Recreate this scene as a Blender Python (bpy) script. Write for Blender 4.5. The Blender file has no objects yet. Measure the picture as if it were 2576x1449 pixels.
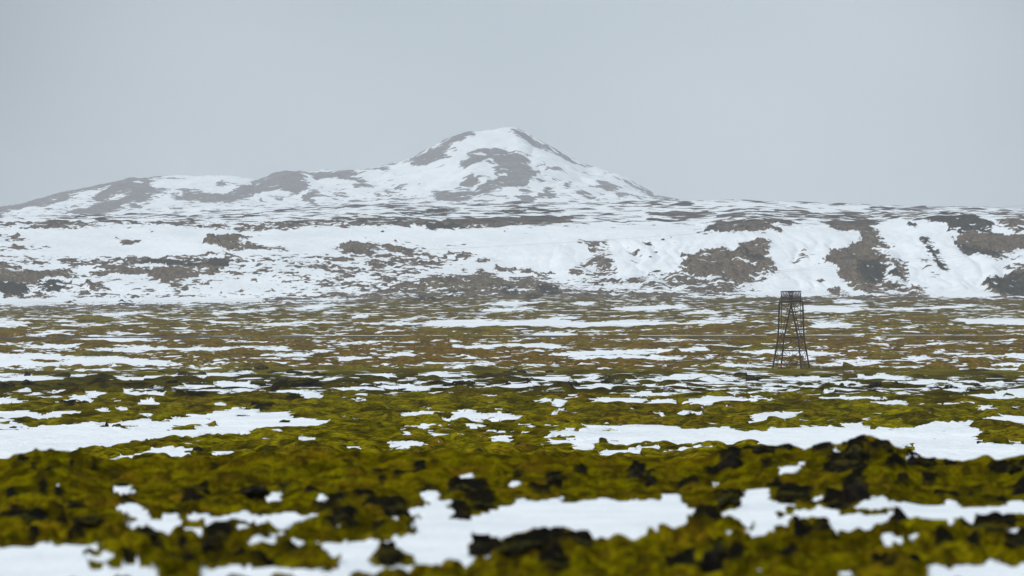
import bpy, math, random
import numpy as np
from mathutils import Vector, Matrix

# ------------------------------------------------------------------ camera, light, exposure
S = bpy.context.scene
COL = S.collection
F, XC, YC, YH = 7156.0, 1288.0, 724.5, 660.0          # focal length and horizon in units of a 2576 px wide frame
cd = bpy.data.cameras.new('camera'); cam = bpy.data.objects.new('camera', cd); COL.objects.link(cam)
cd.sensor_width = 36.0; cd.lens = 36.0 * F / 2576.0
cd.clip_start = 0.5; cd.clip_end = 60000
cam.location = (0, 0, 0)
cam.rotation_euler = (math.radians(90) - math.atan((YC - YH) / F), 0, 0)
cd.dof.use_dof = True; cd.dof.focus_distance = 700.0; cd.dof.aperture_fstop = 2.1
S.camera = cam

SUN_EL, SUN_AZ = 42.0, -125.0                            # azimuth from the view direction (+Y), negative = left
w = bpy.data.worlds.new('World'); S.world = w; w.use_nodes = True
nt = w.node_tree; nt.nodes.clear()
out = nt.nodes.new('ShaderNodeOutputWorld'); bg = nt.nodes.new('ShaderNodeBackground')
sky = nt.nodes.new('ShaderNodeTexSky'); sky.sky_type = 'NISHITA'; sky.sun_disc = False
sky.sun_elevation = math.radians(SUN_EL); sky.sun_rotation = math.radians(SUN_AZ)
sky.air_density = 1.0; sky.dust_density = 6.0
# thick cloud: an even grey-blue deck with soft, low-contrast structure veils most of the blue sky
tc = nt.nodes.new('ShaderNodeTexCoord')
mp = nt.nodes.new('ShaderNodeMapping'); mp.inputs['Scale'].default_value = (1.0, 1.0, 1.6)
nz = nt.nodes.new('ShaderNodeTexNoise'); nz.inputs['Scale'].default_value = 5.2; nz.inputs['Detail'].default_value = 1.5
nz.inputs['Roughness'].default_value = 0.4
mp.inputs['Location'].default_value = (0.31, 0.0, 0.12)
cr = nt.nodes.new('ShaderNodeValToRGB')
cr.color_ramp.elements[0].position = 0.28; cr.color_ramp.elements[0].color = (4.15, 4.82, 5.35, 1)
cr.color_ramp.elements[1].position = 0.66; cr.color_ramp.elements[1].color = (5.3, 6.0, 6.55, 1)
mixw = nt.nodes.new('ShaderNodeMix'); mixw.data_type = 'RGBA'; mixw.inputs['Factor'].default_value = 0.93
dv = nt.nodes.new('ShaderNodeVectorMath'); dv.operation = 'DOT_PRODUCT'
_e = math.radians(3.5); _a = math.radians(0.8); dv.inputs[1].default_value = (math.sin(_a) * math.cos(_e), math.cos(_a) * math.cos(_e), math.sin(_e))
thin = nt.nodes.new('ShaderNodeMapRange'); thin.interpolation_type = 'SMOOTHSTEP'
thin.inputs['From Min'].default_value = 0.968; thin.inputs['From Max'].default_value = 1.001; thin.inputs['To Min'].default_value = 0.50; thin.inputs['To Max'].default_value = .97
thk = nt.nodes.new('ShaderNodeVectorMath'); thk.operation = 'SCALE'
nrm_ = nt.nodes.new('ShaderNodeVectorMath'); nrm_.operation = 'NORMALIZE'
L = nt.links.new
L(tc.outputs['Generated'], mp.inputs['Vector']); L(mp.outputs['Vector'], nz.inputs['Vector'])
L(nz.outputs['Fac'], cr.inputs['Fac']); L(sky.outputs['Color'], mixw.inputs['A'])
L(tc.outputs['Generated'], nrm_.inputs[0]); L(nrm_.outputs[0], dv.inputs[0]); L(dv.outputs['Value'], thin.inputs['Value'])
L(cr.outputs['Color'], thk.inputs[0]); sepz = nt.nodes.new('ShaderNodeSeparateXYZ'); L(nrm_.outputs[0], sepz.inputs[0])
zen = nt.nodes.new('ShaderNodeMapRange'); zen.inputs['From Min'].default_value = .12; zen.inputs['To Min'].default_value = 1.0; zen.inputs['To Max'].default_value = 2.6; L(sepz.outputs['Z'], zen.inputs['Value'])
mz = nt.nodes.new('ShaderNodeMath'); mz.operation = 'MULTIPLY'; L(thin.outputs[0], mz.inputs[0]); L(zen.outputs[0], mz.inputs[1]); L(mz.outputs[0], thk.inputs['Scale']); L(thk.outputs[0], mixw.inputs['B'])
L(mixw.outputs['Result'], bg.inputs['Color']); bg.inputs['Strength'].default_value = 0.128
L(bg.outputs['Background'], out.inputs['Surface'])

sd = bpy.data.lights.new('sun', 'SUN'); sd.energy = 1.5; sd.angle = math.radians(10); sd.color = (1.0, 0.975, 0.94)
sun = bpy.data.objects.new('sun', sd); COL.objects.link(sun)
el, az = math.radians(SUN_EL), math.radians(SUN_AZ)
sdir = Vector((math.sin(az) * math.cos(el), math.cos(az) * math.cos(el), math.sin(el)))
sun.rotation_euler = sdir.to_track_quat('Z', 'Y').to_euler()

S.view_settings.view_transform = 'Standard'; S.view_settings.look = 'None'
S.view_settings.exposure = 0.03; S.view_settings.gamma = 1.0
S.render.engine = 'CYCLES'
S.cycles.volume_bounces = 2; S.cycles.max_bounces = 6; S.cycles.diffuse_bounces = 3
S.cycles.use_denoising = True

rng = np.random.RandomState(7); random.seed(7)

# ------------------------------------------------------------------ noise
def gnoise(x, y, seed):
    """2-D gradient noise, about -1..1"""
    xi = np.floor(x); yi = np.floor(y); fx = (x - xi); fy = (y - yi)
    xi = xi.astype(np.int64); yi = yi.astype(np.int64)
    def g(ix, iy, dx, dy):
        h = (ix * 374761393 + iy * 668265263 + seed * 1274126177) & 0xffffffff
        h = ((h ^ (h >> 13)) * 1274126177) & 0xffffffff
        h = h ^ (h >> 16)
        a = (h & 0xffff).astype(np.float32) * (2 * math.pi / 65536)
        return np.cos(a) * dx + np.sin(a) * dy
    u = fx * fx * fx * (fx * (fx * 6 - 15) + 10); v = fy * fy * fy * (fy * (fy * 6 - 15) + 10)
    a = g(xi, yi, fx, fy); b = g(xi + 1, yi, fx - 1, fy)
    c = g(xi, yi + 1, fx, fy - 1); d = g(xi + 1, yi + 1, fx - 1, fy - 1)
    return ((a + (b - a) * u) * (1 - v) + (c + (d - c) * u) * v) * 1.5

def scalenoise(X, Y, lam, pix, seed, H=0.6, top=1.2):
    """noise whose largest wavelength follows lam (per row); wavelengths under the grid step are dropped.  std about 1"""
    out = np.zeros_like(X); nrm = np.zeros_like(lam)
    for k in range(-3, 11):
        lk = 2.0 ** k
        r = np.log2(lk / lam)
        wt = np.where(r <= 0, 2.0 ** (r * H), np.exp(-(r ** 2) * top))
        wt = wt * np.clip((lk / pix - 1.5) / 1.5, 0, 1)
        act = wt[:, 0] > 0.02
        if not act.any(): continue
        a, b = np.argmax(act), len(act) - np.argmax(act[::-1])
        ang = 0.5 + k * 1.3
        ca, sa = math.cos(ang), math.sin(ang)
        xs, ys = X[a:b] / lk, Y[a:b] / lk
        out[a:b] += gnoise(xs * ca - ys * sa + 13.7 * k, xs * sa + ys * ca - 7.1 * k, seed + 31 * k) * wt[a:b]
        nrm += wt ** 2
    return out / np.sqrt(np.maximum(nrm, 1e-3)) * 2.3

def sstep(a, b, x):
    x = np.asarray(x, float)
    t = np.clip((x - a) / (b - a), 0, 1); return t * t * (3 - 2 * t)

# ------------------------------------------------------------------ ground plan: columns = bearings, rows = distances
xf = np.arange(-130, 2707, 2.3)
th_edge = math.atan((xf[-1] - XC) / F); th0 = math.atan((xf[0] - XC) / F)
def outer(t0, t1, n=46):
    s = np.linspace(0, 1, n + 1)[1:]; return t0 + (t1 - t0) * (0.02 * s + 0.98 * s ** 3)
TH = np.concatenate([outer(th0, -math.pi)[::-1], np.arctan((xf - XC) / F), outer(th_edge, math.pi)])
NC = len(TH)
XV = XC + F * np.tan(np.clip(TH, -0.22, 0.22))           # frame-x of each bearing (clamped outside)
XV = np.clip(XV, -130, 2706)

def line(pts):
    p = np.array(pts, float); return np.interp(XV, p[:, 0], p[:, 1])
def smooth(a, n):
    k = np.hanning(n + 2)[1:-1]; k /= k.sum(); return np.convolve(np.pad(a, n // 2 + n, mode='edge'), k, 'same')[n // 2 + n: n // 2 + n + len(a)]

crest = line([(0,1160),(34,1142),(85,1131),(116,1128),(154,1131),(225,1140),(273,1153),(400,1158),(600,1152),(849,1143),(1100,1143),(1500,1153),(1698,1155),(1800,1150),(1838,1133),(1885,1130),(1920,1125),(2005,1127),(2050,1130),(2107,1122),(2138,1108),(2200,1106),(2236,1108),(2252,1122),(2294,1138),(2328,1151),(2380,1154),(2516,1154),(2550,1141),(2576,1136)])
foot = line([(0,775),(300,770),(600,767),(850,760),(1000,750),(1250,744),(1600,746),(2576,749)])
bench = line([(0,652),(300,657),(700,650),(1000,668),(1300,680),(1500,672),(1800,650),(2576,650)])
lip = line([(0,560),(500,562),(900,560),(1300,566),(1600,574),(1750,578),(1900,560),(2050,566),(2200,576),(2350,552),(2576,556)])
plat = smooth(line([(0,546),(300,544),(500,534),(700,524),(900,516),(1300,513),(1650,509),(1750,507),(1850,505),(2000,511),(2200,519),(2350,525),(2450,523),(2576,530)]), 25)
ridge = smooth(line([(-130,545),(0,527),(60,516),(150,490),(240,470),(330,451),(390,449),(440,447),(500,444),(560,446),(610,450),(640,455),(665,447),(700,438),(800,434),(880,431),(920,427),(960,421),(1000,410),(1050,390),(1100,365),(1140,345),(1180,333),(1220,328),(1265,322),(1300,326),(1330,338),(1370,361),(1420,388),(1480,420),(1520,430),(1550,438),(1580,453),(1620,475),(1660,497),(1690,509),(1760,535),(1850,560),(2700,575)]), 9)

RINGS = [0.9,6,12,16,19,25,33,42,50,66,95,130,180,250,400,600,780,850,1000,1450,2000,2950]
YR = [None]*len(RINGS)
def Y(v): return np.full(NC, float(v))
def zof(y, R): return -(y - YH) / F * R
Z = []
for R in RINGS:
    if R < 10: Z.append(Y(-1.75)); continue
    tab = {12: 1.85, 16: 2.0, 19: 2.1}
    if R in tab: Z.append(Y(-tab[R])); continue
    if R == 25: y = Y(1318)
    elif R == 33: y = 1232 + (crest - 1150) * 0.75
    elif R == 42: y = crest
    elif R == 50: Z.append(zof(crest + 7, 50)); continue
    elif R == 66: Z.append(zof(crest * 0 + 1180, 66)); continue
    elif R == 95: y = Y(1184)
    else:
        y = {130: Y(1166), 180: Y(1112), 250: Y(1056), 400: Y(992), 600: Y(957), 780: Y(940), 850: Y(935), 1000: Y(927), 1450: Y(846), 2000: Y(797), 2950: foot}[R]
    Z.append(zof(y, R))
RR = list(RINGS)
for R, y in [(3030, foot - 10), (3270, bench), (3420, bench * 0.42 + lip * 0.58), (3560, lip), (3750, lip - 9), (4500, plat + 12), (5300, plat), (5700, plat + 6), (6400, plat + 14)]:
    RR.append(R); Z.append(zof(y, R))
yb = np.maximum(plat + 5, ridge + 6)
hR = ridge
for R, t in [(7200, 0.0), (7700, 0.22), (8300, 0.62), (8700, 0.90), (9000, 1.0), (9250, 0.93)]:
    RR.append(R); Z.append(zof(yb + (ridge - yb) * t, R))
RR += [10000, 11800]; Z += [zof(yb + (ridge - yb) * 0.4, 10000), zof(Y(640), 11800)]
RR = np.array(RR, float); Z = np.array(Z)

# rows: evenly spread over what the camera sees, from ring to ring
seg = [(0.9,12,12),(12,50,270),(50,130,26),(130,1000,300),(1000,2950,330),(2950,3560,190),(3560,5300,90),(5300,7200,24),(7200,9050,200),(9050,11800,14)]
rows = []
lr = np.log(RR)
ymid = YH - Z[:, NC // 2] * F / RR
for a, b, n in seg:
    if a in (130, 1000, 12):
        Rs = np.exp(np.linspace(math.log(a), math.log(b), 2000))
        yy = np.interp(np.log(Rs), lr, ymid); cum = np.concatenate([[0], np.cumsum(np.abs(np.diff(yy)) + 0.02)])
        rows += list(np.interp(np.linspace(0, cum[-1], n, endpoint=False), cum, Rs))
    else:
        rows += list(np.exp(np.linspace(math.log(a), math.log(b), n, endpoint=False)))
rows.append(11800.0); RW = np.array(rows); NR = len(RW)

def pchip(x, y, xq):
    h = np.diff(x)[:, None]; d = np.diff(y, axis=0) / h
    m = np.zeros_like(y)
    w1 = 2 * h[1:] + h[:-1]; w2 = h[1:] + 2 * h[:-1]
    with np.errstate(divide='ignore', invalid='ignore'):
        hm = (w1 + w2) / (w1 / d[:-1] + w2 / d[1:])
    m[1:-1] = np.where(d[:-1] * d[1:] > 0, hm, 0); m[0] = d[0]; m[-1] = d[-1]
    i = np.clip(np.searchsorted(x, xq) - 1, 0, len(x) - 2)
    t = ((xq - x[i]) / (x[i + 1] - x[i]))[:, None]; H = h[i]
    return (y[i] * (1 + 2 * t) * (1 - t) ** 2 + m[i] * H * t * (1 - t) ** 2 + y[i + 1] * t * t * (3 - 2 * t) + m[i + 1] * H * t * t * (t - 1))
ZB = pchip(np.log(RR), Z.astype(float), np.log(RW))
RG = np.repeat(RW[:, None], NC, 1); TG = np.repeat(TH[None, :], NR, 0)
PX = (RG * np.sin(TG)); PY = (RG * np.cos(TG))
XVG = np.repeat(XV[None, :], NR, 0); YVG = YH - ZB * F / RG

# ------------------------------------------------------------------ snow, rock and crevice shadow plan (areas measured on the ground)
CR = {'v': (0, 0, 1, 1), '1': (1823.9, 679.2, .2084, .2084), '2': (0, 283, .3472, .3472), '3': (849, 283, .3472, .3472), '4': (1635, 440, .3652, .3652),
      '5': (0, 723, .3472, .3472), '6': (849, 723, .3472, .3472), '7': (1698, 723, .3472, .3472),
      '8': (0, 1069, .3418, .3418), 'a': (849, 1069, .3418, .3418), 'b': (1698, 1069, .3408, .3408)}
def tv(c, x, y):
    o = CR[c]; return o[0] + x * o[2], o[1] + y * o[3]
MX0, MX1 = -140, 2720
class Plan:
    def __init__(s, y0, y1, base):
        s.y0, s.y1 = y0, y1; s.a = np.repeat(np.interp(np.arange(y0, y1), *zip(*base))[:, None], MX1 - MX0, 1).astype(np.float32)
    def poly(s, c, pts, val):
        P = np.array([tv(c, *p) for p in pts])
        P[:, 0] = np.where(P[:, 0] < 3, P[:, 0] - 130, P[:, 0]); P[:, 0] = np.where(P[:, 0] > 2572, P[:, 0] + 130, P[:, 0])
        x0, x1 = int(max(MX0, P[:, 0].min() - 1)), int(min(MX1 - 1, P[:, 0].max() + 2))
        y0, y1 = int(max(s.y0, P[:, 1].min() - 1)), int(min(s.y1 - 1, P[:, 1].max() + 2))
        if x1 <= x0 or y1 <= y0: return
        ins = np.zeros((y1 - y0, x1 - x0), np.float32)
        for sub in (0.17, 0.5, 0.83):
            gy = (np.arange(y0, y1) + sub)[:, None]; gx = (np.arange(x0, x1) + 0.5)[None, :]
            q = np.zeros(ins.shape, bool)
            for (ax, ay), (bx, by) in zip(P, np.roll(P, -1, 0)):
                if ay == by: continue
                c1 = (ay > gy) != (by > gy); q ^= c1 & (gx < (bx - ax) * (gy - ay) / (by - ay) + ax)
            ins += q / 3.0
        v = s.a[y0 - s.y0:y1 - s.y0, x0 - MX0:x1 - MX0]; v += (val - v) * ins
    def ell(s, c, cx, cy, rx, ry, val):
        x, y = tv(c, cx, cy); k = CR[c][2]; rx, ry = max(rx * k, 1.2), max(ry * k, 1.0)
        t = np.linspace(0, 2 * math.pi, 14, endpoint=False); jit = 1 + 0.18 * np.sin(3 * t + cx) + 0.12 * np.cos(5 * t + cy)
        s.poly('v', [(x + rx * j * math.cos(a), y + ry * j * math.sin(a)) for a, j in zip(t, jit)], val)
    def blur(s, rx, ry):
        def bb(a, r, ax):
            if r < 1: return a
            p = [(0, 0), (0, 0)]; p[ax] = (r + 1, r); c = np.cumsum(np.pad(a, p, mode='edge'), axis=ax)
            n = 2 * r + 1
            return ((c[n:] - c[:-n]) if ax == 0 else (c[:, n:] - c[:, :-n])) / n
        for _ in range(2): s.a = bb(bb(s.a, ry, 0), rx, 1)
        return s
    def at(s, x, y):
        x = np.clip(x - MX0 - .5, 0, s.a.shape[1] - 1.001); y = np.clip(y - s.y0 - .5, 0, s.a.shape[0] - 1.001)
        i, j = y.astype(int), x.astype(int); fy, fx = y - i, x - j; a = s.a
        return (a[i, j] * (1 - fx) + a[i, j + 1] * fx) * (1 - fy) + (a[i + 1, j] * (1 - fx) + a[i + 1, j + 1] * fx) * fy

mount = Plan(300, 700, [(300, .80), (480, .76), (520, .68), (700, .62)])
for c, p in [
 ('2', [(0,705),(200,650),(400,590),(600,540),(800,500),(960,478),(1140,477),(1100,495),(1110,530),(1160,545),(1000,560),(860,600),(720,650),(650,620),(760,560),(870,530),(760,545),(600,575),(480,600),(540,620),(400,650),(340,690),(200,700),(100,715),(40,735),(0,740)]),
 ('2', [(480,735),(640,690),(720,650),(860,620),(1000,560),(1150,545),(1230,560),(1130,600),(1050,640),(940,660),(880,690),(820,720),(740,745),(560,745)]),
 ('2', [(1280,558),(1400,552),(1480,585),(1600,590),(1700,560),(1850,500),(1980,450),(2100,438),(2300,440),(2536,425),(2536,470),(2450,475),(2200,470),(2250,540),(2150,590),(2000,570),(1850,600),(1700,640),(1560,650),(1480,655),(1420,625),(1330,600)]),
 ('2', [(1560,520),(1620,505),(1650,530),(1580,545)]), ('2', [(2180,620),(2300,575),(2320,600),(2250,650),(2220,640)]), ('2', [(2390,575),(2510,575),(2440,622)]),
 ('2', [(1150,480),(1440,466),(1440,474),(1200,492)]), ('2', [(1160,560),(1230,590),(1270,620),(1400,640),(1380,600),(1300,600)]),
 ('2', [(940,655),(1030,660),(1020,690),(960,680)]), ('2', [(1990,610),(2030,608),(2030,625),(1990,625)]), ('2', [(1850,630),(1910,635),(1900,648)]),
 ('3', [(320,400),(500,340),(700,250),(860,170),(920,140),(1000,135),(980,170),(900,190),(940,215),(830,235),(800,270),(760,290),(820,320),(740,350),(640,390),(520,380),(560,355),(480,365),(400,395)]),
 ('3', [(0,430),(300,402),(380,400),(380,430),(250,420),(0,445)]), ('3', [(0,440),(100,435),(200,455),(0,470)]), ('3', [(0,470),(200,480),(340,498),(200,500),(0,490)]),
 ('3', [(920,290),(1000,270),(1150,265),(1280,270),(1370,310),(1400,350),(1330,370),(1420,400),(1440,430),(1400,480),(1380,520),(1250,550),(1130,580),(1050,600),(950,605),(850,600),(700,590),(690,570),(880,575),(1000,555),(1120,520),(1160,460),(1130,400),(1160,370),(1120,340),(1050,350),(950,400),(880,390),(880,350),(960,330)]),
 ('3', [(870,500),(990,465),(1000,490),(1080,485),(960,540),(890,530)]), ('3', [(690,580),(850,600),(1000,620),(850,650),(720,630)]),
 ('3', [(1240,120),(1300,125),(1380,165),(1480,220),(1600,280),(1700,340),(1850,405),(1820,410),(1650,345),(1500,275),(1350,200),(1270,165)]),
 ('3', [(1380,225),(1440,235),(1560,285),(1500,285)]),
 ('3', [(2060,470),(2120,500),(2300,590),(2440,650),(2400,655),(2250,590),(2100,515)]),
 ('3', [(1490,525),(1530,525),(1570,570),(1560,610),(1620,615),(1420,625),(1430,600),(1500,590)]), ('3', [(1290,600),(1400,605),(1420,640),(1350,665)]),
 ('3', [(1650,500),(1700,500),(1680,560),(1650,550)]), ('3', [(1800,545),(1900,530),(1860,490),(1960,505),(2050,550),(1950,565),(1860,545)]), ('3', [(1740,565),(1800,600),(1920,610),(1860,630),(1740,610)]),
 ('3', [(1310,570),(1400,560),(1380,590)]), ('3', [(1480,405),(1600,405),(1650,425),(1520,425)]), ('3', [(1420,465),(1500,465),(1550,495),(1450,485)]), ('3', [(2010,610),(2060,580),(2090,600),(2040,625)]),
 ('3', [(1420,380),(1500,378),(1460,392)]), ('3', [(1980,560),(2250,640),(2240,648),(2000,575)]),
 ('3', [(110,540),(200,515),(250,530),(140,555)]), ('3', [(400,530),(470,530),(430,550)]), ('3', [(410,635),(500,612),(570,600),(570,630),(450,645)]), ('3', [(570,500),(620,500),(600,525)]),
 ('3', [(0,575),(90,580),(30,605),(0,600)]), ('3', [(260,565),(340,610),(290,612)]), ('3', [(350,565),(400,565),(380,585)]), ('3', [(990,250),(1110,262),(1000,268)]), ('3', [(1050,210),(1110,208),(1080,222)]),
 ('3', [(1120,165),(1170,190),(1245,245),(1235,248),(1150,195)]), ('3', [(1200,600),(1250,610),(1230,625)]),
 ('3', [(820,440),(860,432),(850,446)]), ('3', [(700,570),(860,572),(880,600),(740,612)]),
]: mount.poly(c, p, .20)
for c, p in [('3', [(1190,430),(1240,430),(1230,448),(1200,445)]), ('3', [(960,290),(1080,292),(1060,306),(985,305)]), ('3', [(660,330),(700,300),(690,330)]), ('3', [(1000,135),(1230,118),(1260,160),(1500,275),(1480,330),(1300,260),(1000,240),(1000,180)]),
             ('3', [(650,400),(900,420),(900,480),(800,540),(500,500),(450,450)]), ('2', [(1130,490),(1450,475),(1800,490),(1600,510),(1420,555),(1250,550),(1130,520)])]: mount.poly(c, p, .95)
mount.blur(3, 1)

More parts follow.
